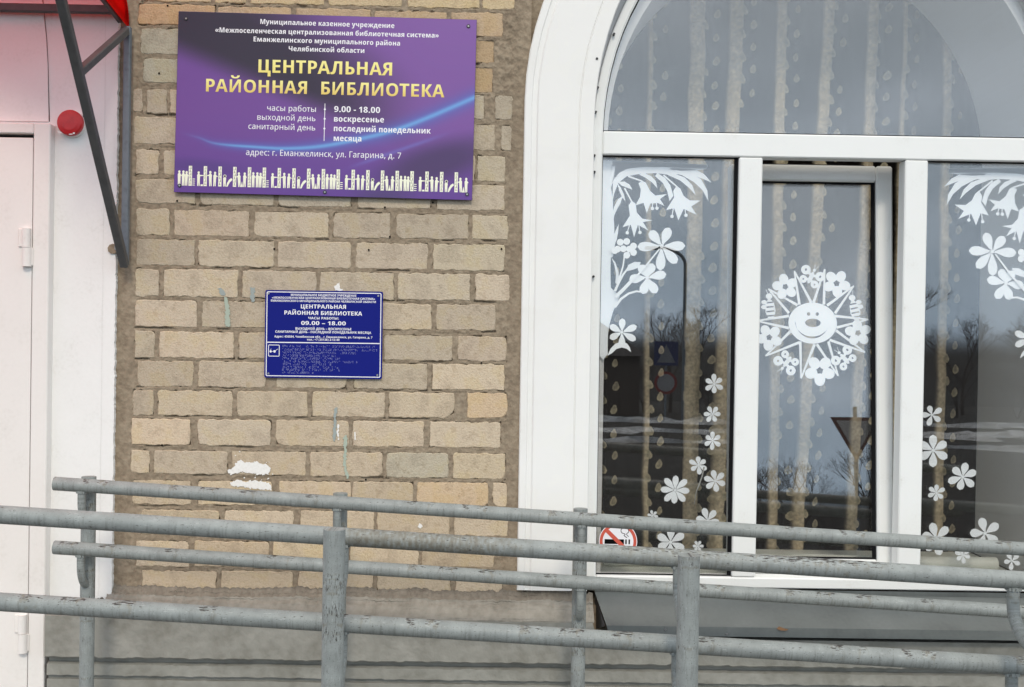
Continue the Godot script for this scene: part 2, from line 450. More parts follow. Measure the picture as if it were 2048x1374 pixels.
func wall_core():
	# masonry behind the visible faces, with the arched opening, two and a half bricks thick
	var b := MB.new()
	var z0 := -0.68; var z1 := -0.032
	var L := -4.2; var Rr := 4.6; var T := 4.4
	var xl := c_inner(0.0).x; var xr := c_inner(1.0).x
	b.box(Vector3((L + xl) / 2, T / 2, (z0 + z1) / 2), Vector3(xl - L, T, z1 - z0))
	b.box(Vector3((Rr + xr) / 2, T / 2, (z0 + z1) / 2), Vector3(Rr - xr, T, z1 - z0))
	b.box(Vector3((xl + xr) / 2, Y_FOOT / 2 - 0.03, (z0 + z1) / 2), Vector3(xr - xl, Y_FOOT - 0.06, z1 - z0))
	for i in SEG:
		var p := c_inner(float(i) / SEG); var q := c_inner(float(i + 1) / SEG)
		if q.x - p.x < 1e-4: continue
		b.quad(Vector3(p.x, p.y, z1), Vector3(q.x, q.y, z1), Vector3(q.x, T, z1), Vector3(p.x, T, z1))
		b.quad(Vector3(q.x, q.y, z0), Vector3(p.x, p.y, z0), Vector3(p.x, T, z0), Vector3(q.x, T, z0))
		b.quad(Vector3(p.x, p.y, z0), Vector3(q.x, q.y, z0), Vector3(q.x, q.y, z1), Vector3(p.x, p.y, z1))
	tag(part("masonry_wall", b, M.mortar), "brown mortared masonry of the library wall around the window", "wall")

# ---------------------------------------------------------------- the brick pier
func brick_rows() -> Array:
	return [
		[[-1.223, -0.9962, 2.6852, 2.7669], [-0.9795, -0.8778, 2.6841, 2.7662], [-0.8611, -0.6173, 2.6831, 2.7654], [-0.6006, -0.3582, 2.6816, 2.7644], [-0.3348, -0.0972, 2.6802, 2.7633], [-0.0854, 0.0201, 2.6791, 2.7626]],
		[[-1.2336, -0.9801, 2.6082, 2.6729], [-0.9717, -0.7263, 2.6028, 2.6704], [-0.7079, -0.4605, 2.5973, 2.6678], [-0.4455, -0.2062, 2.5918, 2.6653], [-0.1878, -0.0186, 2.5872, 2.6632]],
		[[-1.2258, -1.009, 2.5097, 2.5933], [-0.9923, -0.7451, 2.5072, 2.5877], [-0.7284, -0.481, 2.5046, 2.5818], [-0.4643, -0.2166, 2.5019, 2.5759], [-0.1998, -0.0457, 2.4997, 2.5711]],
		[[-1.2163, -0.9743, 2.4139, 2.4927], [-0.9576, -0.7104, 2.4101, 2.4897], [-0.6937, -0.4461, 2.4063, 2.4866], [-0.4294, -0.1816, 2.4025, 2.4836], [-0.1649, -0.0493, 2.3996, 2.4813]],
		[[-1.2501, -1.22, 2.3125, 2.3909], [-1.2033, -1.1383, 2.3124, 2.3908], [-1.1249, -0.8928, 2.312, 2.3904], [-0.8761, -0.6254, 2.3114, 2.3899], [-0.6087, -0.3611, 2.3108, 2.3894], [-0.3444, -0.14, 2.3103, 2.3889], [-0.1233, -0.0764, 2.31, 2.3886], [-0.0395, 0.0175, 2.3098, 2.3884]],
		[[-1.2455, -0.9918, 2.2087, 2.2967], [-0.9751, -0.7277, 2.2081, 2.295], [-0.711, -0.4634, 2.2074, 2.2934], [-0.4467, -0.1988, 2.2068, 2.2917], [-0.1821, -0.0396, 2.2063, 2.2903], [-0.0161, 0.0157, 2.206, 2.2896]],
		[[-1.2376, -1.1624, 2.107, 2.1889], [-1.1441, -0.8985, 2.1063, 2.1885], [-0.8818, -0.6343, 2.1052, 2.1878], [-0.6176, -0.3698, 2.1042, 2.1872], [-0.3531, -0.1051, 2.1031, 2.1865], [-0.095, -0.0028, 2.1024, 2.1861]],
		[[-1.238, -1.041, 2.0114, 2.0888], [-1.0209, -0.7768, 2.01, 2.0888], [-0.7584, -0.5175, 2.0086, 2.0888], [-0.4923, -0.2511, 2.0071, 2.0888], [-0.2276, -0.0046, 2.0057, 2.0889]],
		[[-1.2334, -1.1249, 1.9034, 1.99], [-1.1065, -0.8574, 1.9042, 1.9895], [-0.839, -0.593, 1.9052, 1.9887], [-0.573, -0.387, 1.9061, 1.988], [-0.3636, -0.1238, 1.907, 1.9873], [-0.1087, 0.0087, 1.9078, 1.9868]],
		[[-1.2322, -1.0384, 1.8029, 1.8883], [-1.0233, -0.7741, 1.8032, 1.8885], [-0.7574, -0.5179, 1.8034, 1.8888], [-0.4962, -0.2582, 1.8036, 1.8891], [-0.238, -0.0015, 1.8039, 1.8894]],
		[[-1.2343, -1.1574, 1.6992, 1.7895], [-1.139, -0.8932, 1.6998, 1.7894], [-0.8765, -0.6321, 1.7007, 1.7892], [-0.6153, -0.3707, 1.7016, 1.7891], [-0.3556, -0.1157, 1.7025, 1.789], [-0.0956, 0.0169, 1.7032, 1.7889]],
		[[-1.233, -1.0291, 1.5989, 1.6858], [-1.0107, -0.7697, 1.5997, 1.6859], [-0.7529, -0.505, 1.6006, 1.6861], [-0.4882, -0.2434, 1.6014, 1.6863], [-0.2249, -0.0286, 1.6022, 1.6864]],
		[[-1.2318, -1.1699, 1.4948, 1.5818], [-1.1515, -0.9039, 1.4956, 1.5817], [-0.8838, -0.6376, 1.4968, 1.5814], [-0.6209, -0.4163, 1.4978, 1.5812], [-0.3996, -0.1714, 1.4989, 1.581], [-0.1512, 0.01, 1.4998, 1.5808]],
		[[-1.2239, -1.0382, 1.3979, 1.4817], [-1.0181, -0.7954, 1.3988, 1.4827], [-0.7569, -0.524, 1.4, 1.4839], [-0.4988, -0.2555, 1.4011, 1.485], [-0.2354, 0.0048, 1.4022, 1.4862]],
		[[-1.2377, -1.1692, 1.3003, 1.3825], [-1.1541, -0.9064, 1.3015, 1.3837], [-0.8879, -0.6551, 1.3033, 1.3855], [-0.6366, -0.3968, 1.305, 1.3873], [-0.3783, -0.1617, 1.3067, 1.389], [-0.1164, 0.0147, 1.3082, 1.3906]],
		[[-1.2399, -1.0458, 1.2017, 1.2872], [-1.0173, -0.7761, 1.2033, 1.2885], [-0.756, -0.5145, 1.205, 1.2899], [-0.4994, -0.2627, 1.2067, 1.2913], [-0.2392, -0.004, 1.2084, 1.2927]],
		[[-1.2403, -1.1818, 1.1071, 1.1811], [-1.1634, -0.9205, 1.1065, 1.1819], [-0.9021, -0.659, 1.1057, 1.1833], [-0.6405, -0.4006, 1.1048, 1.1847], [-0.3838, -0.1788, 1.1041, 1.1859], [-0.1603, 0.0128, 1.1034, 1.187]],
		[[-1.2341, -1.0415, 1.0018, 1.0809], [-1.0147, -0.77, 1.0033, 1.0828], [-0.7432, -0.5049, 1.005, 1.0849], [-0.4965, -0.2967, 1.0064, 1.0866], [-0.2799, -0.0429, 1.0079, 1.0885], [-0.026, 0.0194, 1.0088, 1.0897]],
		[[-1.2044, -0.9447, 0.9017, 0.9822], [-0.9246, -0.6965, 0.904, 0.9842], [-0.6697, -0.4263, 0.9063, 0.9862], [-0.4128, -0.1708, 0.9086, 0.9881], [-0.154, 0.026, 0.9106, 0.9898]],
		[[-1.2215, -1.0456, 0.7937, 0.8776], [-1.0238, -0.7773, 0.7963, 0.8796], [-0.7605, -0.5205, 0.7993, 0.8819], [-0.5037, -0.2752, 0.8022, 0.8841], [-0.2601, -0.0212, 0.805, 0.8863]],
		[[-1.1986, -0.9522, 0.7064, 0.7771], [-0.9337, -0.6955, 0.7086, 0.7794], [-0.6736, -0.4267, 0.7108, 0.7816], [-0.4099, -0.1661, 0.713, 0.7839], [-0.1459, 0.0089, 0.7149, 0.7857]]]

func brick_wall():
	var rows := brick_rows()
	var wall := thing("brick_wall", "pale sand-lime brick wall pier between white door pilaster and arched window", "wall")
	var jag := noise(21, 1.0, 3)
	var tone := noise(31, 1.0, 2)
	var all := []
	# the same courses go on beyond the window, right of the picture
	var xr := c_outer(1.0).x + 0.045
	for k in rows.size():
		var y0: float = rows[k][0][2]; var y1: float = rows[k][0][3]
		var x := xr
		var first := 0.12 if k % 2 == 0 else 0.246
		while x < 3.2:
			rows[k].append([x, x + first, y0, y1])
			x += first + 0.013
			first = 0.246
	var bed := MB.new()
	bed.box(Vector3((xr - 0.043 + 3.4) / 2, 1.76, -0.0165), Vector3(3.4 - xr + 0.043, 2.14, 0.029))
	part("mortar", bed, M.mortar, wall)
	for k in rows.size():
		for q in rows[k].size():
			var e: Array = rows[k][q]
			var x0: float = e[0]; var x1: float = e[1]; var y0: float = e[2]; var y1: float = e[3]
			x0 -= 0.0014; x1 += 0.0014; y0 -= 0.0012; y1 += 0.0012
			if x0 < 1.5: all.append([k, x0, x1, y0, y1])
			var b := MB.new()
			# tone: grey beige above, warmer and yellower towards the foot, a few peach bricks
			var low := clampf((k - 9) / 10.0, 0.0, 1.0)
			var c := Color(0.745, 0.692, 0.622).lerp(Color(0.778, 0.710, 0.618), low)
			c = c.lerp(Color(0.67, 0.64, 0.58), rng.randf() * 0.5 * (1.0 - low))
			c = c.lerp([Color(0.78, 0.745, 0.68), Color(0.785, 0.715, 0.63), Color(0.70, 0.655, 0.58), Color(0.775, 0.725, 0.62)][rng.randi() % 4], rng.randf() * 0.4)
			c = c * (0.955 + rng.randf() * 0.09)
			if k == 1: c = Color(0.745, 0.635, 0.515).lerp(c, 0.35 if q > 0 else 0.0)
			if k == 0: c = Color(0.78, 0.71, 0.585)
			if (k == 14 and q == 5) or (k == 17 and q == 4): c = Color(0.785, 0.70, 0.595)
			if (k == 2 or k == 3) and q == 0: c = Color(0.69, 0.665, 0.60)
			if (k == 2 or k == 3) and q == 4: c = Color(0.70, 0.61, 0.495)
			if k == 16 and q == 4: c = Color(0.715, 0.68, 0.61)
			b.col = c.srgb_to_linear()
			var nx := clampi(int((x1 - x0) / 0.0125), 2, 22); var ny := clampi(int((y1 - y0) / 0.0125), 3, 8)
			var o := PackedVector2Array()
			for i in nx: o.push_back(Vector2(lerpf(x0, x1, float(i) / nx), y0))
			for i in ny: o.push_back(Vector2(x1, lerpf(y0, y1, float(i) / ny)))
			for i in nx: o.push_back(Vector2(lerpf(x1, x0, float(i) / nx), y1))
			for i in ny: o.push_back(Vector2(x0, lerpf(y1, y0, float(i) / ny)))
			var ctr := Vector2((x0 + x1) / 2, (y0 + y1) / 2)
			var hx := (x1 - x0) / 2; var hy := (y1 - y0) / 2
			var rad := [0.002 + rng.randf() * 0.007, 0.002 + rng.randf() * 0.007, 0.002 + rng.randf() * 0.008, 0.002 + rng.randf() * 0.007]
			if rng.randf() < 0.16: rad[rng.randi() % 4] = 0.024
			if k == 14 and q == 4: rad[1] = 0.048
			var zf := rng.randf_range(-0.0008, 0.0010)
			var tilt := Vector2(rng.randf_range(-0.004, 0.004), rng.randf_range(-0.010, 0.010))
			var rim := []
			for i in o.size():
				var p := o[i] - ctr
				var w := (0 if p.x < 0 else 1) if p.y < 0 else (3 if p.x < 0 else 2)
				var r: float = minf(rad[w], minf(hx, hy) * 0.95)
				var inner := Vector2(hx - r, hy - r)
				var ex := Vector2(maxf(absf(p.x) - inner.x, 0.0), maxf(absf(p.y) - inner.y, 0.0))
				if ex.x > 0.0 and ex.y > 0.0:
					var l := ex.length()
					var ee := ex / l * minf(l, r) if l > r else ex
					p = Vector2(signf(p.x) * (inner.x + ee.x), signf(p.y) * (inner.y + ee.y))
				var g := p + ctr
				var nn := p / Vector2(hx, hy)
				var out := nn.normalized()
				var f := jag.get_noise_2d(g.x * 20.0 + k * 9.0, g.y * 20.0 + q * 31.0) * 0.0045 + jag.get_noise_2d(g.x * 70.0 + k * 9.0, g.y * 70.0) * 0.003 + jag.get_noise_2d(g.x * 210.0, g.y * 210.0 + 50.0) * 0.0016
				rim.append(g + out * f)
			var last := rim.size()
			var lift := func(g: Vector2, z: float) -> Vector3:
				return Vector3(g.x, g.y, z + zf + tilt.x * (g.x - ctr.x) + tilt.y * (g.y - ctr.y) + 0.0007 * jag.get_noise_2d(g.x * 45.0, g.y * 45.0 + 9.0))
			var mid: Array = []
			for i in last:
				var g: Vector2 = rim[i]
				var d := (ctr - g)
				var ins := Vector2(signf(d.x) * minf(absf(d.x), 0.0024), signf(d.y) * minf(absf(d.y), 0.0024))
				mid.append(g + ins)
			for i in last:
				var j := (i + 1) % last
				var a: Vector2 = rim[i]; var d: Vector2 = rim[j]; var am: Vector2 = mid[i]; var dm: Vector2 = mid[j]
				b.quad(Vector3(a.x, a.y, -0.03), Vector3(d.x, d.y, -0.03), lift.call(d, -0.0022), lift.call(a, -0.0022))
				b.quad(lift.call(a, -0.0022), lift.call(d, -0.0022), lift.call(dm, 0.0), lift.call(am, 0.0))
			var face := PackedVector2Array(mid)
			var ix := Geometry2D.triangulate_polygon(face)
			if ix.is_empty():
				for i in last: b.tri(lift.call(ctr, 0.0), lift.call(mid[i], 0.0), lift.call(mid[(i + 1) % last], 0.0))
			for i in range(0, ix.size(), 3):
				var a := face[ix[i]]; var d := face[ix[i + 1]]; var e2 := face[ix[i + 2]]
				if (d - a).cross(e2 - a) < 0.0:
					var w := d
					d = e2; e2 = w
				b.tri(lift.call(a, 0.0), lift.call(d, 0.0), lift.call(e2, 0.0))
			part("brick", b, M.brick, wall)
	mortar(wall, rows, all)

# the mortar bed: one relief sheet, recessed between bricks, smeared over edges in places, torn open below some bricks
func mortar(wall: Node3D, rows: Array, all: Array):
	var x0 := -1.3154; var x1 := 0.0813; var y0 := 0.7104; var y1 := 2.80
	var st := 0.0036
	var nx := int((x1 - x0) / st); var ny := int((y1 - y0) / st)
	var n1 := noise(51, 1.0, 4); var n2 := noise(52, 1.0, 3); var n3 := noise(53, 1.0, 2)
	var mleft := -1.2386; var mright := 0.0192
	var h := PackedFloat32Array()
	h.resize((nx + 1) * (ny + 1))
	for j in ny + 1:
		var y := y0 + j * st
		var near := []
		for e in all:
			if y > e[3] - 0.03 and y < e[4] + 0.03: near.append(e)
		for i in nx + 1:
			var x := x0 + i * st
			var d := 1.0
			var below := 1.0      # how far under a brick's lower edge
			for e in near:
				var dx := maxf(e[1] - x, x - e[2]); var dy := maxf(e[3] - y, y - e[4])
				var dd := maxf(dx, dy)
				if dd < d: d = dd
				if dx < 0.002 and e[3] - y > -0.001 and e[3] - y < 0.02: below = minf(below, e[3] - y)
			var f := n1.get_noise_2d(x * 26.0, y * 26.0)
			var g := n2.get_noise_2d(x * 130.0, y * 130.0)
			var z := -0.0016 + f * 0.0034 + g * 0.0014
			if d < 0.0: z = lerpf(z, -0.012, smoothstep(0.0, -0.006, d - (f - 0.22) * 0.016))   # under the bricks, but smeared where f is high
			var crack := n3.get_noise_2d(x * 5.0, y * 31.0)
			if below < 0.0062 and crack > 0.27: z -= 0.010 * smoothstep(0.27, 0.42, crack)
			if absf(below - 0.011 - 0.003 * f) < 0.002 and n3.get_noise_2d(x * 4.0 + 30.0, y * 23.0) > 0.1: z -= 0.0022   # the trowel line
			var edge := maxf(smoothstep(mleft, mleft - 0.012, x), smoothstep(mright, mright + 0.012, x))
			if d > -0.004: z = lerpf(z, 0.0015 + f * 0.0022 + g * 0.0007, edge)
			# thrown-on mortar beside the arch
			var blob := smoothstep(0.10, 0.0, Vector2((x + 0.02 - 0.09 * (y - 2.45)) * 1.1, (y - 2.52) * 0.42).length() - 0.02)
			if d > -0.002: z = maxf(z, lerpf(z, 0.003 + f * 0.006 + g * 0.002, blob))
			h[j * (nx + 1) + i] = z
	var m := MB.new()
	var V := PackedVector3Array(); var N := PackedVector3Array(); var I := PackedInt32Array()
	V.resize(h.size()); N.resize(h.size())
	for j in ny + 1:
		for i in nx + 1:
			var k := j * (nx + 1) + i
			V[k] = Vector3(x0 + i * st, y0 + j * st, h[k])
			var hx := h[k + 1] - h[k - 1] if i > 0 and i < nx else 0.0
			var hy := h[k + nx + 1] - h[k - nx - 1] if j > 0 and j < ny else 0.0
			N[k] = Vector3(-hx / (2 * st), -hy / (2 * st), 1.0).normalized()
			if i < nx and j < ny: I.append_array([k, k + nx + 1, k + nx + 2, k, k + nx + 2, k + 1])
	var a := []
	a.resize(Mesh.ARRAY_MAX)
	a[Mesh.ARRAY_VERTEX] = V; a[Mesh.ARRAY_NORMAL] = N; a[Mesh.ARRAY_INDEX] = I
	var am := ArrayMesh.new()
	am.add_surface_from_arrays(Mesh.PRIMITIVE_TRIANGLES, a)
	obj("mortar", am, M.mortar, wall)
	# paint splashed on the bricks, drilled holes
	var z := 0.0026
	var paint := func(called: String, m2: Material, a2: Array):
		var b := MB.new()
		b.poly(ragged(pts(a2)), z)
		part(called, b, m2, wall)
		z += 0.00006
	paint.call("white_paint_splash", M.white_paint, [-0.8861, 1.1498, -0.8721, 1.156, -0.8579, 1.1462, -0.8378, 1.1473, -0.8177, 1.1508, -0.8047, 1.1437, -0.7894, 1.1431, -0.7731, 1.1264, -0.7801, 1.1077, -0.8091, 1.1065, -0.8413, 1.1109, -0.8736, 1.1152, -0.8937, 1.1093, -0.9056, 1.1031, -0.9179, 1.117, -0.8979, 1.1294])
	paint.call("white_paint_splash", M.white_paint, [-0.9093, 1.0768, -0.8853, 1.0892, -0.8611, 1.0823, -0.8289, 1.0868, -0.7886, 1.0826, -0.7704, 1.0727, -0.7689, 1.0546, -0.8125, 1.058, -0.8608, 1.0629, -0.9052, 1.0679])
	paint.call("teal_paint_run", M.teal_paint, [-0.9354, 1.7018, -0.9256, 1.6981, -0.9222, 1.6767, -0.9172, 1.6494, -0.9168, 1.6221, -0.9174, 1.6018, -0.9302, 1.6008, -0.9333, 1.6296, -0.933, 1.6687])
	paint.call("teal_paint_run", M.blue_paint, [-0.9591, 1.7268, -0.9455, 1.729, -0.9356, 1.7194, -0.9335, 1.7058, -0.9433, 1.7056, -0.9531, 1.7152])
	paint.call("teal_paint_run", M.blue_paint, [-0.8501, 1.7344, -0.8345, 1.7346, -0.8361, 1.7093, -0.8358, 1.6858, -0.8455, 1.6849, -0.8486, 1.7091])
	paint.call("teal_paint_run", M.white_paint, [-0.5685, 1.7401, -0.5597, 1.7518, -0.552, 1.7558, -0.5506, 1.7456, -0.5453, 1.7328, -0.5401, 1.7278, -0.5644, 1.7274])
	paint.call("teal_paint_run", M.blue_paint, [-0.5643, 1.3321, -0.5542, 1.3363, -0.552, 1.3202, -0.5566, 1.304, -0.5547, 1.2798, -0.5557, 1.2394, -0.5579, 1.2212, -0.5643, 1.2231, -0.5656, 1.2554, -0.5636, 1.2837, -0.5671, 1.3038])
	paint.call("teal_paint_run", M.white_paint, [-0.5514, 1.2798, -0.5466, 1.2791, -0.5469, 1.2476, -0.5442, 1.2274, -0.5491, 1.2266, -0.5518, 1.2475])
	paint.call("teal_paint_run", M.teal_paint, [-0.5307, 1.2357, -0.5207, 1.2439, -0.5175, 1.2198, -0.5229, 1.1995, -0.5198, 1.1793, -0.5215, 1.1551, -0.517, 1.1269, -0.5106, 1.0987, -0.5186, 1.0965, -0.5259, 1.1267, -0.5296, 1.159, -0.528, 1.1873])
	paint.call("white_paint_splash", M.white_paint, [-0.4947, 1.2544, -0.4906, 1.2545, -0.4894, 1.2283, -0.4935, 1.2274])
	paint.call("white_paint_splash", M.white_paint, [-0.2724, 0.9513, -0.2643, 0.9461, -0.26, 0.9392, -0.2694, 0.9316, -0.2748, 0.9369])
	# flecks flung off the brush round the white patches
	for i in 26:
		var o := Vector2(-0.8346, 1.1128) + Vector2(rng.randfn() * 0.045, rng.randfn() * 0.026)
		var fb := MB.new()
		var fr := rng.randf_range(0.0008, 0.0024)
		fb.disc(o, fr * rng.randf_range(1.0, 2.2), fr, 0.0029 + i * 0.00002, 7, rng.randf() * 0.8)
		part("white_paint_splash", fb, M.white_paint, wall)
	for q in [Vector2(-1.1628, 2.4439), Vector2(-1.1372, 2.6694), Vector2(-0.4546, 1.8656), Vector2(-0.771, 1.8638), Vector2(-1.0974, 2.0191), Vector2(-0.2424, 2.0282), Vector2(-0.403, 2.0088), Vector2(-1.1373, 1.2007), Vector2(-0.0715, 1.4924), Vector2(-0.4536, 1.0949), Vector2(-0.0103, 1.8761), Vector2(-0.3848, 1.9103)]:
		var b := MB.new()
		b.disc(q, 0.0034, 0.0034, 0.0036, 10)
		part("drill_hole", b, M.hole, wall)

func ragged(p: PackedVector2Array) -> PackedVector2Array:
	var q := PackedVector2Array()
	for i in p.size():
		var a := p[i]; var b := p[(i + 1) % p.size()]
		var k := maxi(1, int((b - a).length() / 0.0035))
		for j in k:
			var w := a.lerp(b, float(j) / k)
			if j > 0: w += Vector2(rng.randf_range(-1, 1), rng.randf_range(-1, 1)) * 0.0032
			q.push_back(w)
	return q if not Geometry2D.triangulate_polygon(q).is_empty() else p

# ---------------------------------------------------------------- plinth: sloped cement wash, face, two recessed bands
func plinth():
	var yb := 0.7246; var ye := 0.6433; var yf := 0.5048
	var n := noise(61, 1.0, 3)
	var base := thing("cement_plinth", "stained grey cement plinth with horizontal grooves along the foot of the wall", "plinth")
	var xl := -1.4899; var xw := 0.3147; var xr := 2.6
	# the sloped wash on top, smeared up the lowest bricks
	var b := MB.new(); var b_up := MB.new()
	var N := 260
	var xs := -1.3103
	for i in N:
		var a := lerpf(xs, xw, float(i) / N); var c := lerpf(xs, xw, float(i + 1) / N)
		var K := 24
		for k in K:
			var P := []
			for w in [[a, k], [c, k], [c, k + 1], [a, k + 1]]:
				var t := float(w[1]) / K
				var top := yb + 0.004 + 0.012 * n.get_noise_1d(w[0] * 7.0) + 0.006 * n.get_noise_1d(w[0] * 40.0 + 90.0) + 0.005 * n.get_noise_1d(w[0] * 150.0)
				var y := lerpf(ye, top, t)
				var step_at := 0.52 + 0.08 * n.get_noise_1d(w[0] * 3.0 + 20.0)
				var zz := 0.0022 + 0.020 * smoothstep(1.0, step_at, t) + 0.022 * smoothstep(step_at + 0.04, step_at - 0.07, t) + 0.040 * smoothstep(step_at, 0.0, t)
				zz += (0.003 * n.get_noise_2d(w[0] * 3.0, t * 9.0) + 0.0012 * n.get_noise_2d(w[0] * 50.0, t * 20.0)) * minf(1.0, (1.0 - t) * 6.0)
				P.append(Vector3(w[0], y, maxf(zz, 0.002)))
			(b_up if k > 15 else b).quad(P[0], P[1], P[2], P[3])
	part("cement_wash", b, M.cement_ledge, base)
	part("mortar_smear", b_up, M.smear, base)
	# face and bands, swept along x with a slightly broken lower arris
	var f := MB.new()
	var y2 := yf - 0.026; var y3 := y2 - 0.036; var y4 := y3 - 0.014; var y5 := y4 - 0.036; var y6 := y5 - 0.014
	var N2 := 300
	for i in N2:
		var a := lerpf(xl, xr, float(i) / N2); var c := lerpf(xl, xr, float(i + 1) / N2)
		var P0 := []; var P1 := []
		for w in [a, c]:
			var ra := 0.004 * n.get_noise_1d(w * 18.0) + 0.004 * n.get_noise_1d(w * 70.0)
			var rb := 0.0035 * n.get_noise_1d(w * 24.0 + 300.0)
			var rc := 0.004 * n.get_noise_1d(w * 3.0 + 70.0)
			var top := ye
			if w > xw: top = ye - 0.048
			var prof := [Vector3(w, top, -0.02), Vector3(w, top, 0.085 + rc * 0.3), Vector3(w, yf + ra + 0.004, 0.085 + rc), Vector3(w, yf + ra, 0.081 + rc), Vector3(w, yf - 0.004, 0.048), Vector3(w, y2 + 0.006, 0.047), Vector3(w, y2 + rb, 0.066),
				Vector3(w, y3 + rb, 0.066), Vector3(w, y3 - 0.003, 0.05), Vector3(w, y4, 0.05), Vector3(w, y4 + rb, 0.064), Vector3(w, y5 + rb, 0.064), Vector3(w, y5, 0.05), Vector3(w, y6, 0.05), Vector3(w, y6, 0.064), Vector3(w, 0.0, 0.064)]
			if w == a: P0 = prof
			else: P1 = prof
		for k in P0.size() - 1:
			f.quad(P0[k + 1], P1[k + 1], P1[k], P0[k])
	# the left end
	f.quad(Vector3(xl, 0.0, -0.03), Vector3(xl, 0.0, 0.05), Vector3(xl, ye, 0.05), Vector3(xl, ye, -0.03))
	part("plinth_face", f, M.cement, base)

# ---------------------------------------------------------------- white pilaster and the metal door beside it
func pilaster_and_door():
	var n := noise(71, 1.0, 4)
	var pl := thing("plaster_pilaster", "white plastered strip with ragged edge between door and brick wall", "pilaster")
	var xr := -1.295; var yb := 0.6972; var yt := 3.6
	var N := 420
	var b := MB.new()
	# two bands with a fine groove between them, both edges uneven
	var xg := -1.3349
	for i in N:
		var y0 := lerpf(yb, yt, float(i) / N); var y1 := lerpf(yb, yt, float(i + 1) / N)
		var E := []
		for y in [y0, y1]:
			var e := xr + 0.0035 * n.get_noise_1d(y * 34.0) + 0.003 * maxf(0.0, n.get_noise_1d(y * 95.0 + 40.0))
			var g := xg + 0.002 * n.get_noise_1d(y * 6.0 + 80.0)
			E.append([e, g])
		var zA := 0.020; var zg := 0.0194
		for w in [[-4.1, 0.0, -1, zA], [0.0, 0.0, 0, zg], [0.0, 0.0, 1, zA]]:
			var a0: float; var a1: float; var c0: float; var c1: float
			if w[2] == -1:
				a0 = -4.1; a1 = -4.1; c0 = E[0][1] - 0.002; c1 = E[1][1] - 0.002
			elif w[2] == 0:
				a0 = E[0][1] - 0.002; a1 = E[1][1] - 0.002; c0 = E[0][1] + 0.0012; c1 = E[1][1] + 0.0012
			else:
				a0 = E[0][1] + 0.0012; a1 = E[1][1] + 0.0012; c0 = E[0][0]; c1 = E[1][0]
			b.quad(Vector3(a0, y0, w[3]), Vector3(c0, y0, w[3]), Vector3(c1, y1, w[3]), Vector3(a1, y1, w[3]))
		b.quad(Vector3(E[0][0], y0, 0.02), Vector3(E[0][0], y0, -0.03), Vector3(E[1][0], y1, -0.03), Vector3(E[1][0], y1, 0.02))
	var fl := -1.5
	for i in 60:      # the broken foot of the plaster
		var a0 := lerpf(fl, xr, i / 60.0); var a1 := lerpf(fl, xr, (i + 1) / 60.0)
		var d0 := yb - 0.006 - 0.016 * maxf(0.0, n.get_noise_1d(a0 * 55.0) + 0.25); var d1 := yb - 0.006 - 0.016 * maxf(0.0, n.get_noise_1d(a1 * 55.0) + 0.25)
		b.quad(Vector3(a0, d0, 0.0195), Vector3(a1, d1, 0.0195), Vector3(a1, yb, 0.02), Vector3(a0, yb, 0.02))
		b.quad(Vector3(a0, d0, -0.02), Vector3(a1, d1, -0.02), Vector3(a1, d1, 0.0195), Vector3(a0, d0, 0.0195))
	part("plaster_face", b, M.plaster, pl)
	# sheet over the door with a dark open joint down its right edge
	var sh := MB.new()
	var p := PackedVector2Array([Vector2(-3.0, 2.2702), Vector2(-1.5206, 2.2729), Vector2(-1.5233, 2.3606), Vector2(-1.5261, 2.4599), Vector2(-1.5321, 2.5508), Vector2(-1.5413, 2.6334), Vector2(-1.5541, 2.7406), Vector2(-1.5732, 2.9715), Vector2(-3.0, 3.4)])
	sh.slab(p, 0.0265, 0.006)
	part("sheet_over_door", sh, M.plaster, pl)
	var gp := MB.new()
	gp.slab(PackedVector2Array([Vector2(-1.5239, 2.2735), Vector2(-1.5181, 2.2736), Vector2(-1.5216, 2.3615), Vector2(-1.5252, 2.4608), Vector2(-1.531, 2.5519), Vector2(-1.5403, 2.6345), Vector2(-1.5527, 2.7418), Vector2(-1.5716, 2.973), Vector2(-1.5782, 2.9728), Vector2(-1.559, 2.7417), Vector2(-1.537, 2.5518)]), 0.0212, 0.001)
	part("open_joint", gp, M.door_gap, pl)
	# door: frame standing proud of the plaster, leaf set back a little inside it
	var fx := -1.5003; var lx := -1.5545; var ft := 2.2607; var lt := 2.2243
	var d := thing("metal_door", "white painted metal door with welded barrel hinges at the left edge", "door")
	var fw := fx - lx
	var dw := 0.98
	var f := MB.new()
	f.box(Vector3((fx + lx) / 2, (ft + 0.34) / 2, 0.037), Vector3(fw, ft - 0.34, 0.05), 0.003)
	f.box(Vector3(lx - dw - fw / 2, (ft + 0.34) / 2, 0.037), Vector3(fw, ft - 0.34, 0.05), 0.003)
	f.box(Vector3(lx - dw / 2, (ft + lt) / 2 + 0.001, 0.037), Vector3(dw - 0.001, ft - lt - 0.002, 0.05), 0.003)
	part("door_frame", f, M.door, d)
	var g := MB.new()
	g.box(Vector3(lx - dw / 2, (lt + 0.34) / 2, 0.028), Vector3(dw - 0.002, lt - 0.342, 0.012), 0.0)
	part("rebate", g, M.door_gap, d)
	var l := MB.new()
	l.box(Vector3(lx - dw / 2 - 0.0006, (lt - 0.012 + 0.36) / 2, 0.048), Vector3(dw - 0.0035, lt - 0.012 - 0.36, 0.024), 0.0015)
	part("door_leaf", l, M.door, d)
	# pressed panel line and the handle side stay left of the picture
	var hn := MB.new()
	hn.box(Vector3(lx - dw + 0.07, 1.32, 0.078), Vector3(0.03, 0.16, 0.03), 0.008)
	part("door_handle", hn, M.steel, d)
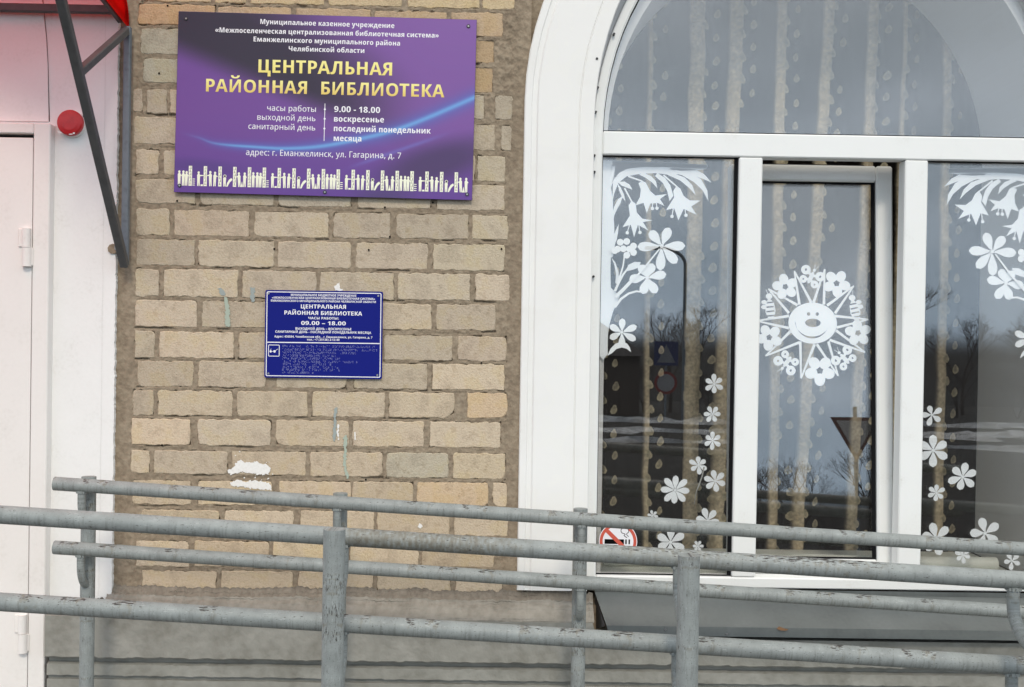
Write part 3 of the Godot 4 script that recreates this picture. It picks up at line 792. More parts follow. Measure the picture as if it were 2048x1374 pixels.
	for hy in [[Vector2(-1.5755, 1.8507), 0.0], [Vector2(-1.5744, 0.5773), 0.0]]:
		var o: Vector2 = hy[0]
		var h := MB.new()
		var r := 0.0135
		h.tube([Vector3(o.x + 0.003, o.y + 0.001, 0.068), Vector3(o.x + 0.003, o.y + 0.063, 0.068)], r, 14)
		h.box(Vector3(o.x - 0.013, o.y + 0.032, 0.062), Vector3(0.022, 0.06, 0.008), 0.002)
		var k := part("hinge", h, M.door, d)
		var h2 := MB.new()
		h2.tube([Vector3(o.x + 0.006, o.y - 0.062, 0.068), Vector3(o.x + 0.006, o.y - 0.0005, 0.068)], r + 0.002, 14)
		h2.box(Vector3(o.x + 0.016, o.y - 0.03, 0.064), Vector3(0.018, 0.058, 0.006), 0.002)
		part("hinge_knuckle", h2, M.door, k)
	# round red alarm sounder on the pilaster
	var q := Vector2(-1.4412, 2.2666)
	var s := thing("alarm_sounder", "round red wall sounder with chipped white rim on the white pilaster", "alarm", Vector3(q.x, q.y, 0.02))
	var rr := 0.0425
	var w := MB.new()
	w.tube([Vector3(0.001, -0.002, 0.0), Vector3(0.001, -0.002, 0.016)], rr + 0.001, 40)
	part("white_back", w, M.white_paint, s)
	var dome := MB.new()
	var prof := [[1.0, 0.0155], [1.0, 0.027], [0.97, 0.0315], [0.9, 0.0345], [0.6, 0.037], [0.0, 0.038]]
	for i in prof.size() - 1:
		for j in 40:
			var t0 := TAU * j / 40; var t1 := TAU * (j + 1) / 40
			var ra: float = prof[i][0] * rr; var rb: float = prof[i + 1][0] * rr
			dome.quad(Vector3(cos(t0) * ra, sin(t0) * ra, prof[i][1]), Vector3(cos(t1) * ra, sin(t1) * ra, prof[i][1]), Vector3(cos(t1) * rb, sin(t1) * rb, prof[i + 1][1]), Vector3(cos(t0) * rb, sin(t0) * rb, prof[i + 1][1]))
	part("red_cover", dome, M.red_paint, s)
	var lug := MB.new()
	lug.tube([Vector3(0.043, 0.025, 0.0), Vector3(0.043, 0.025, 0.012)], 0.007, 14)
	part("fixing_lug", lug, M.screw, s)
	for c in [[-0.031, -0.034, 0.009, 0.0028], [0.006, -0.0395, 0.007, 0.002], [0.016, -0.036, 0.004, 0.003]]:
		var ch := MB.new()
		ch.disc(Vector2(c[0], c[1]), c[2], c[3], 0.0352, 9, c[0] * 9.0)
		part("paint_chip", ch, M.white_paint, s)

# ---------------------------------------------------------------- arched window
func window_surround():
	var b := MB.new()
	sweep(b, c_inner, c_outer, [[0.0, -0.13], [0.0, 0.012], [0.012, 0.0165], [0.205, 0.018], [0.212, 0.0145], [0.222, 0.0145], [0.229, 0.0185], [0.80, 0.0195], [0.825, 0.0125], [0.885, 0.0125], [0.90, 0.0175], [0.985, 0.017], [1.0, 0.012], [1.0, -0.03]])
	# the foot of both legs
	for q in [0.0, 1.0]:
		var i := c_inner(q); var o := c_outer(q)
		b.quad(Vector3(minf(i.x, o.x), Y_FOOT, -0.03), Vector3(maxf(i.x, o.x), Y_FOOT, -0.03), Vector3(maxf(i.x, o.x), Y_FOOT, 0.017), Vector3(minf(i.x, o.x), Y_FOOT, 0.017))
	tag(part("window_surround", b, M.moulding), "smooth white plaster moulding framing the arched window", "window surround")

func rect(x0: float, y0: float, x1: float, y1: float) -> PackedVector2Array:
	return PackedVector2Array([Vector2(x0, y0), Vector2(x1, y0), Vector2(x1, y1), Vector2(x0, y1)])
# one sheet of glass 4 mm thick, both faces
func glass_sheet(b: MB, p: PackedVector2Array, z: float):
	b.poly(p, z)
	var k := b.v.size()
	b.poly(p, z - 0.004)
	for i in range(k, b.v.size(), 3):
		var w := b.v[i + 1]
		b.v[i + 1] = b.v[i + 2]; b.v[i + 2] = w
		for j in 3: b.n[i + j] = Vector3(0, 0, -1)
func glazing(called: String, p: PackedVector2Array, z: float, parent: Node):
	var b := MB.new()
	glass_sheet(b, p, z)
	glass_sheet(b, p, z - 0.012)
	glass_sheet(b, p, z - 0.024)
	return part(called, b, M.glass, parent)
func strip_frame(b: MB, x0: float, y0: float, x1: float, y1: float, w: float, wr: float, z: float, t: float):
	b.box(Vector3(x0 + w / 2, (y0 + y1) / 2, z - t / 2), Vector3(w, y1 - y0, t))
	b.box(Vector3(x1 - wr / 2, (y0 + y1) / 2, z - t / 2), Vector3(wr, y1 - y0, t))
	b.box(Vector3((x0 + w + x1 - wr) / 2, y0 + w / 2, z - t / 2), Vector3(x1 - x0 - w - wr, w, t))
	b.box(Vector3((x0 + w + x1 - wr) / 2, y1 - w / 2, z - t / 2), Vector3(x1 - x0 - w - wr, w, t))

const ZF := -0.06     # front of the window frame
const ZG := -0.088    # outer glass
const YT1 := 2.2877
const YT0 := 2.2078
const YB := 0.7701
const XM1 := 0.7961
const XM2 := 0.8764
const XM3 := 1.364
const XM4 := 1.4428
func window():
	var w := thing("arched_window", "white plastic arched window with transom and tilted middle sash", "window")
	var xl := c_glass(0.0).x; var xr := c_glass(1.0).x
	var f := MB.new()
	sweep(f, c_glass, c_frame, [[0.0, -0.13], [0.0, ZF - 0.006], [0.18, ZF], [0.92, ZF], [1.0, ZF - 0.003], [1.0, -0.13]])
	part("outer_frame", f, M.pvc, w)
	var cv := MB.new()
	sweep(cv, c_frame, c_inner, [[0.0, ZF - 0.012], [0.06, ZF - 0.006], [0.8, ZF + 0.012], [1.0, ZF + 0.014]])
	part("cover_strip", cv, M.pvc_edge, w)
	var t := MB.new()
	t.box(Vector3((xl + xr) / 2, (YT0 + YT1) / 2, ZF - 0.034), Vector3(xr - xl, YT1 - YT0, 0.068), 0.004)
	part("transom", t, M.pvc, w)
	var r := MB.new()
	r.box(Vector3((xl + xr) / 2, (YB + Y_FOOT) / 2, ZF - 0.034), Vector3(xr - xl, YB - Y_FOOT, 0.068), 0.004)
	part("bottom_rail", r, M.pvc, w)
	for q in [[XM1, XM2], [XM3, XM4]]:
		var m := MB.new()
		m.box(Vector3((q[0] + q[1]) / 2, (YB + YT0) / 2, ZF - 0.0345), Vector3(q[1] - q[0], YT0 - YB - 0.003, 0.067), 0.004)
		part("mullion", m, M.pvc, w)
	# glazing, gaskets
	var top := PackedVector2Array()
	for i in SEG + 1:
		var p := c_glass(float(i) / SEG)
		if p.y > YT1: top.push_back(p)
	var a := PackedVector2Array([Vector2(xl, YT1)])
	a.append_array(top); a.push_back(Vector2(xr, YT1))
	glazing("arched_pane", a, ZG, w)
	glazing("side_pane", rect(xl, YB, XM1, YT0), ZG, w)
	glazing("side_pane", rect(XM4, YB, xr, YT0), ZG, w)
	var g := MB.new()
	strip_frame(g, xl - 0.004, YB, XM1, YT0, 0.004, 0.013, ZG + 0.007, 0.006)
	part("gasket", g, M.gasket, w)
	g = MB.new()
	strip_frame(g, XM4, YB, xr, YT0, 0.0045, 0.013, ZG + 0.007, 0.006)
	part("gasket", g, M.gasket, w)
	g = MB.new()
	sweep(g, func(s): return c_glass(s).lerp(Vector2(CX, 1.9), 0.004), c_glass, [[0.0, ZG + 0.002], [0.0, ZG + 0.007], [1.0, ZG + 0.007]])
	g.box(Vector3((xl + xr) / 2, YT1 + 0.003, ZG + 0.004), Vector3(xr - xl, 0.006, 0.006))
	part("gasket", g, M.gasket, w)
	# glazing spacer seen in the edge of the unit
	# the middle sash, hinged at the foot and tilted into the room
	var sx0 := XM2 - 0.075; var sx1 := 1.3799; var sy0 := 0.7633
	var sw := sx1 - sx0; var sh := 2.2149 - sy0
	var bar := 0.058
	var fr := MB.new()
	for q in [[0.0, 0.0, bar, sh], [sw - bar, 0.0, sw, sh]]:
		fr.box(Vector3((q[0] + q[2]) / 2, (q[1] + q[3]) / 2, -0.03), Vector3(q[2] - q[0], q[3] - q[1], 0.06), 0.006)
	fr.box(Vector3(sw / 2, bar / 2, -0.0305), Vector3(sw - 2 * bar, bar, 0.059), 0.006)
	fr.box(Vector3(sw / 2, sh - bar / 2, -0.0305), Vector3(sw - 2 * bar, bar, 0.059), 0.006)
	var s := part("tilted_sash", fr, M.pvc, w)
	s.position = Vector3(sx0, sy0, -0.137)
	s.rotation.x = deg_to_rad(-4.0)
	glazing("sash_pane", rect(bar, bar, sw - bar, sh - bar), -0.026, s)
	g = MB.new()
	strip_frame(g, bar, bar, sw - bar, sh - bar, 0.006, 0.013, -0.018, 0.006)
	part("sash_gasket", g, M.gasket, s)
	var st := MB.new()      # the stay that holds the sash open, at the head
	st.box(Vector3(sw * 0.45, sh + 0.006, -0.05), Vector3(sw * 0.8, 0.010, 0.018), 0.002)
	part("scissor_stay", st, M.screw, s)
	# fixing screws of the frame, seen on the cover strip
	for q in [Vector2(0.3598, 2.6143), Vector2(0.3076, 2.4323), Vector2(0.3022, 2.3492), Vector2(0.3003, 2.2017), Vector2(0.3013, 2.1458), Vector2(0.3037, 1.7911), Vector2(0.2983, 2.5147)]:
		var c := MB.new()
		c.tube([Vector3(q.x, q.y, -0.062), Vector3(q.x, q.y, 0.0195 if q.y > 2.5 and q.x < 0.31 else -0.043)], 0.0042, 8)
		part("frame_screw", c, M.screw, w)
	# outside sill of folded sheet metal
	var si := thing("window_sill", "sloping grey sheet metal sill below the arched window", "window sill")
	var zs := 0.125
	var x0 := 0.3263; var x1 := c_outer(1.0).x
	var ya := 0.7146; var yb := 0.6462; var yc := 0.616
	var m := MB.new()
	var xa := 0.3515; var xb := 0.3599
	m.quad(Vector3(xa, yb, zs), Vector3(x1, yb, zs), Vector3(x1, ya, ZF + 0.002), Vector3(x0, ya, ZF + 0.002))
	m.quad(Vector3(xb, yc, zs + 0.003), Vector3(x1, yc, zs + 0.003), Vector3(x1, yb, zs), Vector3(xa, yb, zs))
	m.quad(Vector3(xb, yc, zs - 0.012), Vector3(x1, yc, zs - 0.012), Vector3(x1, yc, zs + 0.003), Vector3(xb, yc, zs + 0.003))
	m.quad(Vector3(x0, ya + 0.0005, ZF + 0.002), Vector3(x1, ya + 0.0005, ZF + 0.002), Vector3(x1, ya + 0.016, ZF + 0.004), Vector3(x0, ya + 0.016, ZF + 0.004))
	part("sheet", m, M.sill, si)
	var e := MB.new()
	e.tri(Vector3(x0 - 0.001, ya, ZF), Vector3(x0 + 0.004, ya - 0.12, -0.03), Vector3(xa - 0.004, yb - 0.002, zs - 0.004))
	part("end_fold", e, M.steel, si)
	for q in [Vector2(0.7438, 0.6248), Vector2(0.5436, 0.6368)]:
		var c := MB.new()
		c.tube([Vector3(q.x, q.y, zs - 0.004), Vector3(q.x, q.y, zs + 0.005)], 0.0035, 8)
		part("sheet_screw", c, M.screw_bright, si)

func c_reveal(s: float) -> Vector2: return arch(0.765, 0.82, 2.2741, YB - 0.02, s)
func room():
	var b := MB.new()
	sweep(b, c_reveal, c_inner, [[1.0, -0.675], [0.0, -0.675], [0.0, -0.131], [1.0, -0.131]])
	tag(part("window_reveal", b, M.reveal), "pale plastered inner reveal seen through the right side of the window", "window reveal")
	var s := MB.new()
	s.box(Vector3(CX, YB - 0.035, -0.42), Vector3(1.52, 0.03, 0.56), 0.006)
	tag(part("inner_window_sill", s, M.inner_sill), "pale inside window board behind the lower panes", "window board")
	# the room behind: closed box of walls, floor and ceiling
	var x0 := -1.4; var x1 := 3.6; var z1 := -0.69; var z0 := -5.0; var yt := 3.75
	for q in [["room_floor", Vector3((x0 + x1) / 2, 0.22, (z0 + z1) / 2), Vector3(x1 - x0, 0.12, z1 - z0)], ["room_ceiling", Vector3((x0 + x1) / 2, yt + 0.06, (z0 + z1) / 2), Vector3(x1 - x0, 0.12, z1 - z0)],
			["room_wall", Vector3((x0 + x1) / 2, yt / 2 + 0.14, z0 - 0.07), Vector3(x1 - x0, yt - 0.28, 0.12)], ["room_wall", Vector3(x0 - 0.07, yt / 2 + 0.14, (z0 + z1) / 2), Vector3(0.12, yt - 0.28, z1 - z0)], ["room_wall", Vector3(x1 + 0.07, yt / 2 + 0.14, (z0 + z1) / 2), Vector3(0.12, yt - 0.28, z1 - z0)]]:
		var m := MB.new()
		m.box(q[1], q[2])
		structure(part(q[0], m, M.room))
	# a rolled pale cloth lying on the window board against the draught
	var r := MB.new()
	var n := noise(91, 1.0, 3)
	var path := []
	for i in 60:
		var x := lerpf(CX - 0.735, CX + 0.70, i / 59.0)
		path.append(Vector3(x, YB + 0.006 + 0.002 * n.get_noise_1d(x * 20.0), -0.33 + 0.012 * n.get_noise_1d(x * 4.0)))
	r.tube(path, 0.026, 14)
	tag(part("draught_roll", r, M.inner_sill), "pale rolled cloth lying along the inside window board", "cloth roll")

# ---------------------------------------------------------------- curtain: dark cloth with gold stripes and drop motifs, hanging in folds
func curtain():
	var zc := -0.75
	# stripes: x at the head, x at the foot, width
	var S := [[0.3962, 0.4025, 0.003], [0.5603, 0.5775, 0.024], [0.7506, 0.7526, 0.070], [0.9069, 0.8574, 0.060], [1.0834, 1.0831, 0.046], [1.272, 1.1798, 0.050],
		[1.4527, 1.3937, 0.050], [1.5752, 1.543, 0.022], [1.746, 1.745, 0.040], [1.921, 1.9147, 0.03]]
	var x0 := CX - 0.90; var x1 := CX + 0.90; var y0 := 0.42; var y1 := 3.35
	var W := 640; var H := 1040
	var sp := noise(101, 0.16, 2); var sp2 := noise(102, 0.05, 3)
	var out := PackedByteArray()
	out.resize(W * H * 3)
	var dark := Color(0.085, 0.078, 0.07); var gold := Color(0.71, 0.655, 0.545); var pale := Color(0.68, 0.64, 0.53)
	var per := 0.092
	for j in H:
		var y := lerpf(y1, y0, (j + 0.5) / H)
		var t := (2.9 - y) / 2.2
		for i in W:
			var x := lerpf(x0, x1, (i + 0.5) / W)
			var c := dark
			for q in S.size():
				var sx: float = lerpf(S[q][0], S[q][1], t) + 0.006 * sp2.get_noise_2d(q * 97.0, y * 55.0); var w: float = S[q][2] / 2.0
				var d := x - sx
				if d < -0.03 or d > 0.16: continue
				if absf(d) < w + 0.008: c = c.lerp(gold, smoothstep(-w - 0.008, -w + minf(w, 0.014), d) * smoothstep(w + 0.003, w - 0.002, d))  # long fade on the left edge: fold shading painted into the stripe colour
				# drops: one row fused to the right edge of the stripe, two loose rows beyond it
				for k in 2:
					var ox: float = [w + 0.004, w + 0.050][k]
					var ph: float = [0.0, 0.5][k]
					var row := floori(y / per + ph + q * 0.37)
					var hs := fposmod(sin(row * 12.9898 + q * 78.233 + k * 37.7) * 43758.5, 1.0)
					if hs < 0.08: continue
					var yy := fposmod(y / per + ph + q * 0.37, 1.0) * per - per * 0.5 + (hs - 0.5) * 0.012
					ox += (fposmod(hs * 7.3, 1.0) - 0.5) * 0.008
					var dx := d - ox + yy * (0.12 if k != 1 else -0.12)
					var rr := (0.0120 + 0.0036 * fposmod(hs * 13.7, 1.0)) * clampf(1.0 - (yy - 0.004) / 0.038 if yy > 0.0 else 1.0, 0.0, 1.0)
					var e := sqrt(dx * dx + (yy * yy if yy < 0.0 else yy * yy * 0.10))
					if e < rr and yy > -0.017 and yy < 0.034: c = pale if e > rr * 0.55 else pale.darkened(0.12)
			if c != dark:
				c = c * (0.92 + 0.16 * sp.get_noise_2d(i, j) + 0.14 * sp2.get_noise_2d(i, j))
			var o := (j * W + i) * 3
			out[o] = clampi(int(c.r * 255), 0, 255); out[o + 1] = clampi(int(c.g * 255), 0, 255); out[o + 2] = clampi(int(c.b * 255), 0, 255)
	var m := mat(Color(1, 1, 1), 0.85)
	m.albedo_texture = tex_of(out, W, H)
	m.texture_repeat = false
	m.metallic_specular = 0.1
	# folds: each stripe lies on the crest of a fold
	var fold := func(x: float, t: float) -> float:
		var a := -9.0; var bq := 9.0
		for q in S:
			var sx: float = lerpf(q[0], q[1], t)
			if sx <= x and sx > a: a = sx
			if sx > x and sx < bq: bq = sx
		if a < -8.0 or bq > 8.0: return 0.0
		return 0.5 + 0.5 * cos(TAU * (x - a) / (bq - a))
	var b := MB.new()
	var NX := 180; var NY := 14
	var P := []
	for j in NY + 1:
		var y := lerpf(y0, y1, float(j) / NY)
		var row := []
		for i in NX + 1:
			var x := lerpf(x0, x1, float(i) / NX)
			row.append(Vector3(x, y, zc + 0.05 * fold.call(x, (2.9 - y) / 2.2)))
		P.append(row)
	var nrm := func(j: int, i: int) -> Vector3:
		var u: Vector3 = P[j][mini(i + 1, NX)] - P[j][maxi(i - 1, 0)]
		var v: Vector3 = P[mini(j + 1, NY)][i] - P[maxi(j - 1, 0)][i]
		return u.cross(v).normalized()
	for j in NY:
		for i in NX:
			var Q := [P[j][i], P[j][i + 1], P[j + 1][i + 1], P[j + 1][i]]
			var U := []
			for e in Q: U.append(Vector2((e.x - x0) / (x1 - x0), (y1 - e.y) / (y1 - y0)))
			b.quads(Q, [nrm.call(j, i), nrm.call(j, i + 1), nrm.call(j + 1, i + 1), nrm.call(j + 1, i)], U)
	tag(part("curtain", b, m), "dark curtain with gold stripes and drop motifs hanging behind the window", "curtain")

# ---------------------------------------------------------------- canopy over the door: red translucent barrel sheet on welded square tube
func canopy():
	var c := thing("door_canopy", "dark steel bracket and red translucent canopy sheet over the white door", "canopy")
	var px := -1.2582; var sp := 2.6006
	var sx := -1.2581
	var cx := -2.08
	var hw := sx - cx
	var D := 1.12
	var rise := 0.15
	var tube := func(called: String, a: Vector3, b: Vector3, w: float, m: Material):
		var bb := MB.new()
		var d := (b - a).normalized()
		var up := Vector3(0, 1, 0) if absf(d.y) < 0.9 else Vector3(0, 0, 1)
		var s := d.cross(up).normalized()
		var tr := Transform3D(Basis(s, d, s.cross(d)), (a + b) / 2.0)
		bb.box(Vector3.ZERO, Vector3(w, (b - a).length(), w), 0.0025, tr)
		part(called, bb, m, c)
	var yb := 1.8043
	for s in [1.0, -1.0]:
		var x: float = cx + s * (px - cx)
		tube.call("wall_upright", Vector3(x, yb - 0.005, 0.036), Vector3(x, sp - 0.012, 0.036), 0.022, M.steel_blue)
		tube.call("diagonal_strut", Vector3(x + 0.004 * s, yb - 0.008, 0.05), Vector3(x, sp + rise * 0.74 - 0.035, 0.74), 0.026, M.steel)
		var sa := Vector3(x + 0.004 * s, yb - 0.008, 0.05); var sb := Vector3(x, sp + rise * 0.74 - 0.035, 0.74)
		tube.call("brace", sa.lerp(sb, 0.615), Vector3(x, sp - 0.03, 0.055), 0.024, M.steel)
		tube.call("edge_beam", Vector3(x - 0.028 * s, sp + 0.010, 0.025), Vector3(x - 0.028 * s, sp + 0.010 + rise * D, D), 0.018, M.steel)
	tube.call("wall_tie", Vector3(cx - hw + 0.05, 2.6421, 0.055), Vector3(px - 0.012, 2.6378, 0.055), 0.026, M.steel)
	# ribs under the sheet and the sheet
	var bh := 0.52
	for z in [0.05, D - 0.03]:
		var r := MB.new()
		var p := []
		for i in 33:
			var th := PI * i / 32.0
			p.append(Vector3(cx + (hw - 0.018) * cos(th), sp + rise * z + (bh - 0.018) * sin(th), z))
		r.tube(p, 0.011, 8)
		part("arch_rib", r, M.steel, c)
	var sh := MB.new()
	for s in [-1.0, 1.0]:      # the sheet laps a little below the edge beams
		var xe: float = cx + s * hw
		var n0 := Vector3(s, 0, 0)
		var lo := 0.02
		var pq := [Vector3(xe, sp - lo + rise * 0.024, 0.024), Vector3(xe, sp - lo + rise * D, D), Vector3(xe, sp + rise * D, D), Vector3(xe, sp + rise * 0.024, 0.024)]
		if s > 0: pq = [pq[1], pq[0], pq[3], pq[2]]
		sh.quads(pq, [n0, n0, n0, n0], [Vector2.ZERO, Vector2.ZERO, Vector2.ZERO, Vector2.ZERO])
	for i in 48:
		var t0 := PI * i / 48.0; var t1 := PI * (i + 1) / 48.0
		var a := Vector2(cx + hw * cos(t0), sp + bh * sin(t0)); var b := Vector2(cx + hw * cos(t1), sp + bh * sin(t1))
		var n0 := Vector3(cos(t0) / hw, sin(t0) / bh, 0).normalized(); var n1 := Vector3(cos(t1) / hw, sin(t1) / bh, 0).normalized()
		sh.quads([Vector3(a.x, a.y + rise * 0.024, 0.024), Vector3(b.x, b.y + rise * 0.024, 0.024), Vector3(b.x, b.y + rise * D, D), Vector3(a.x, a.y + rise * D, D)], [n0, n1, n1, n0], [Vector2.ZERO, Vector2.ZERO, Vector2.ZERO, Vector2.ZERO])
	part("red_sheet", sh, M.red_sheet, c)
	# anchor bolt beside the foot of the bracket
	var q := Vector2(-1.2891, 1.858)
	var bo := MB.new()
	bo.tube([Vector3(q.x - 0.014, q.y - 0.004, 0.0), Vector3(q.x - 0.014, q.y - 0.004, 0.026)], 0.017, 9)
	part("anchor_washer", bo, M.mortar, c)
	bo = MB.new()
	bo.tube([Vector3(q.x + 0.004, q.y, 0.0), Vector3(q.x + 0.004, q.y, 0.032)], 0.011, 6)
	part("anchor_bolt", bo, M.screw_bright, c)

# ---------------------------------------------------------------- lettering
func lettering(called: String, text: String, x0: float, y0: float, x1: float, y1: float, cap: float, bold: bool, z: float, m: Material, parent: Node, top := Color(0, 0, 0, 0), low := Color(0, 0, 0, 0)):
	var ft := SystemFont.new()
	ft.font_names = PackedStringArray(["Droid Sans"]); ft.font_weight = 700 if bold else 400
	var t := TextMesh.new()
	t.font = ft; t.font_size = 64; t.pixel_size = 0.01; t.curve_step = 3.0; t.depth = 0.0
	t.text = "Н"
	var hb := t.get_aabb()
	t.text = text
	var ar: Array = t.get_mesh_arrays()
	var vv: PackedVector3Array = ar[Mesh.ARRAY_VERTEX]
	var lo := 1e9; var hi := -1e9
	for p in vv:
		lo = minf(lo, p.x); hi = maxf(hi, p.x)
	var a := Vector2(x0, y0); var b := Vector2(x1, y1)
	var e := (b - a) / (hi - lo); var f := e.orthogonal().normalized()
	if f.y < 0: f = -f
	var sy := cap / hb.size.y
	var B := MB.new()
	var idx: PackedInt32Array = ar[Mesh.ARRAY_INDEX]
	for k in range(0, idx.size(), 3):
		var T := []
		for j in 3:
			var p := vv[idx[k + j]]
			T.append(a + e * (p.x - lo) + f * (p.y - hb.position.y) * sy)
		if (T[1] - T[0]).cross(T[2] - T[0]) < 0.0: T = [T[0], T[2], T[1]]
		for j in [0, 2, 1]:
			var w: Vector2 = T[j]
			if top.a > 0.0:
				var base := a + (b - a) * clampf((w - a).dot(b - a) / (b - a).length_squared(), 0, 1)
				B.col = low.lerp(top, clampf((w - base).dot(f) / cap, 0, 1)).srgb_to_linear()
			B.vert(Vector3(w.x, w.y, z), Vector3(0, 0, 1), w)
	return part(called, B, m, parent)

func purple_sign():
	var W := 0.994; var H := 0.603
	var s := thing("library_sign", "large purple printed library sign with gold heading on the brick wall", "sign", Vector3(-0.6045, 2.3425, 0.012))
	s.rotation.z = deg_to_rad(-0.62)
	s.rotation.x = deg_to_rad(-0.6)
	var bd := MB.new()
	bd.box(Vector3(0, 0, 0.0015), Vector3(W, H, 0.003), 0.0006)
	part("board", bd, mat(Color(0.30, 0.22, 0.42), 0.4), s)
	# printed ground: violet with grey clouds of colour and blue light trails
	var w := 768; var h := 466
	var out := PackedByteArray()
	out.resize(w * h * 3)
	var trail := PackedVector2Array([Vector2(-0.02, 0.655), Vector2(0.075, 0.695), Vector2(0.14, 0.727), Vector2(0.28, 0.74), Vector2(0.38, 0.742), Vector2(0.5, 0.722), Vector2(0.65, 0.665), Vector2(0.75, 0.615), Vector2(0.865, 0.535), Vector2(1.02, 0.415)])
	var cv := Curve2D.new()
	for i in trail.size():
		var tg := (trail[mini(i + 1, trail.size() - 1)] - trail[maxi(i - 1, 0)]) * 0.17
		cv.add_point(trail[i], -tg, tg)
	var ty := PackedFloat32Array()
	ty.resize(w)
	var bk := cv.tessellate(5, 1.0)
	for x in w:
		var u := (x + 0.5) / w
		for i in bk.size() - 1:
			if bk[i].x <= u and bk[i + 1].x > u: ty[x] = lerpf(bk[i].y, bk[i + 1].y, (u - bk[i].x) / (bk[i + 1].x - bk[i].x))
	for y in h:
		var v := (y + 0.5) / h
		for x in w:
			var u := (x + 0.5) / w
			var c := Color(0.455, 0.315, 0.59).lerp(Color(0.515, 0.375, 0.635), smoothstep(0.2, 0.9, u) * (1.0 - v * 0.6))
			c = c.lerp(Color(0.405, 0.29, 0.575), smoothstep(0.55, 1.0, v))
			# the dark sweep from the upper left to the middle
			var e1 := v - (0.22 + 0.62 * u)            # below this line it turns violet on the left
			var dk := smoothstep(0.07, -0.10, e1) * smoothstep(0.86, 0.44, u + 0.55 * (0.5 - v) * smoothstep(0.0, 0.5, 0.5 - v)) * smoothstep(-0.3, 0.2, u + 0.2)
			c = c.lerp(Color(0.24, 0.222, 0.275), clampf(dk, 0, 1) * 0.97)
			# dark cloud at the right foot, two smaller ones along the lower edge
			var d2 := Vector2(u - 0.88, v - 0.80).rotated(0.55)
			c = c.lerp(Color(0.325, 0.265, 0.415), smoothstep(1.0, 0.2, Vector2(d2.x / 0.34, d2.y / 0.15).length()) * 0.95)
			var d3 := Vector2(u - 0.70, v - 1.02)
			c = c.lerp(Color(0.32, 0.28, 0.44), smoothstep(1.0, 0.1, Vector2(d3.x / 0.16, d3.y / 0.12).length()) * 0.8)
			var d4 := Vector2(u - 0.08, v - 0.86).rotated(-0.1)
			c = c.lerp(Color(0.36, 0.275, 0.52), smoothstep(1.0, 0.2, Vector2(d4.x / 0.22, d4.y / 0.07).length()) * 0.8)
			# trails
			var dt := v - ty[x]
			var wd := 0.007 + 0.008 * smoothstep(0.1, 0.8, u)
			var br := smoothstep(0.0, 0.25, u)
			c = c.lerp(Color(0.37, 0.43, 0.72), exp(-pow(dt / (wd * 3.4), 2.0)) * 0.75 * br)
			c = c.lerp(Color(0.46, 0.67, 0.88), exp(-pow(dt / wd, 2.0)) * 0.85 * br)
			var dt2 := v - (0.86 - 0.62 * (u - 0.55))
			c = c.lerp(Color(0.47, 0.50, 0.80), exp(-pow(dt2 / 0.012, 2.0)) * 0.45 * smoothstep(0.55, 0.68, u) * smoothstep(0.95, 0.8, u))
			var o := (y * w + x) * 3
			out[o] = int(c.r * 255); out[o + 1] = int(c.g * 255); out[o + 2] = int(c.b * 255)
	var m := mat(Color(1, 1, 1), 0.38)
	m.metallic_specular = 0.3
	m.albedo_texture = tex_of(out, w, h)
	m.texture_repeat = false
	var pr := MB.new()
	var z := 0.0033
	var q := [Vector3(-W / 2 + 0.001, -H / 2 + 0.001, z), Vector3(W / 2 - 0.001, -H / 2 + 0.001, z), Vector3(W / 2 - 0.001, H / 2 - 0.001, z), Vector3(-W / 2 + 0.001, H / 2 - 0.001, z)]
	var N := Vector3(0, 0, 1)
	pr.quads(q, [N, N, N, N], [Vector2(0, 1), Vector2(1, 1), Vector2(1, 0), Vector2(0, 0)])
	part("printed_ground", pr, m, s)
	z = 0.0038
	var k := 0.00167     # metres per pixel on the board
	var L := [["Муниципальное казенное учреждение", -0.2242, 0.2667, 0.2226, 0.2654, 9.8, true], ["«Межпоселенческая централизованная библиотечная система»", -0.3732, 0.2348, 0.3712, 0.2372, 9.8, true], ["Еманжелинского муниципального района", -0.2451, 0.2077, 0.243, 0.2072, 9.8, true], ["Челябинской области", -0.1273, 0.1791, 0.1247, 0.1794, 9.8, true]]
	for e in L: lettering("lettering", e[0], e[1], e[2], e[3], e[4], e[5] * k, e[6], z, M.print_white, s)
	var g1 := Color(0.965, 0.935, 0.60); var g0 := Color(0.88, 0.76, 0.40)
	lettering("heading", "ЦЕНТРАЛЬНАЯ", -0.2264, 0.105, 0.2189, 0.1071, 25.8 * k, true, z, M.gold, s, g1, Color(0.93, 0.86, 0.48))
	lettering("heading", "РАЙОННАЯ", -0.399, 0.0365, -0.063, 0.0375, 25.4 * k, true, z, M.gold, s, g1, g0)
	lettering("heading", "БИБЛИОТЕКА", -0.0153, 0.0376, 0.3951, 0.039, 25.4 * k, true, z, M.gold, s, g1, g0)
	for e in [["часы работы", -0.1936, -0.0214, -0.0315, -0.0215], ["выходной день", -0.2257, -0.0529, -0.0323, -0.0523], ["санитарный день", -0.2545, -0.0842, -0.032, -0.0834]]:
		lettering("lettering", e[0], e[1], e[2], e[3], e[4], 11.6 * k, false, z, M.print_white, s)
	for e in [["9.00 - 18.00", 0.0294, -0.0197, 0.1823, -0.0191], ["воскресенье", 0.0297, -0.0518, 0.1962, -0.0505], ["последний понедельник", 0.03, -0.0837, 0.353, -0.083], ["месяца", 0.0303, -0.1166, 0.1227, -0.1159]]:
		lettering("lettering", e[0], e[1], e[2], e[3], e[4], 11.6 * k, true, z, M.print_white, s)
	lettering("lettering", "адрес: г. Еманжелинск, ул. Гагарина, д. 7", -0.2601, -0.1713, 0.2563, -0.1692, 12.0 * k, false, z, M.print_white, s)
	var ln := MB.new()
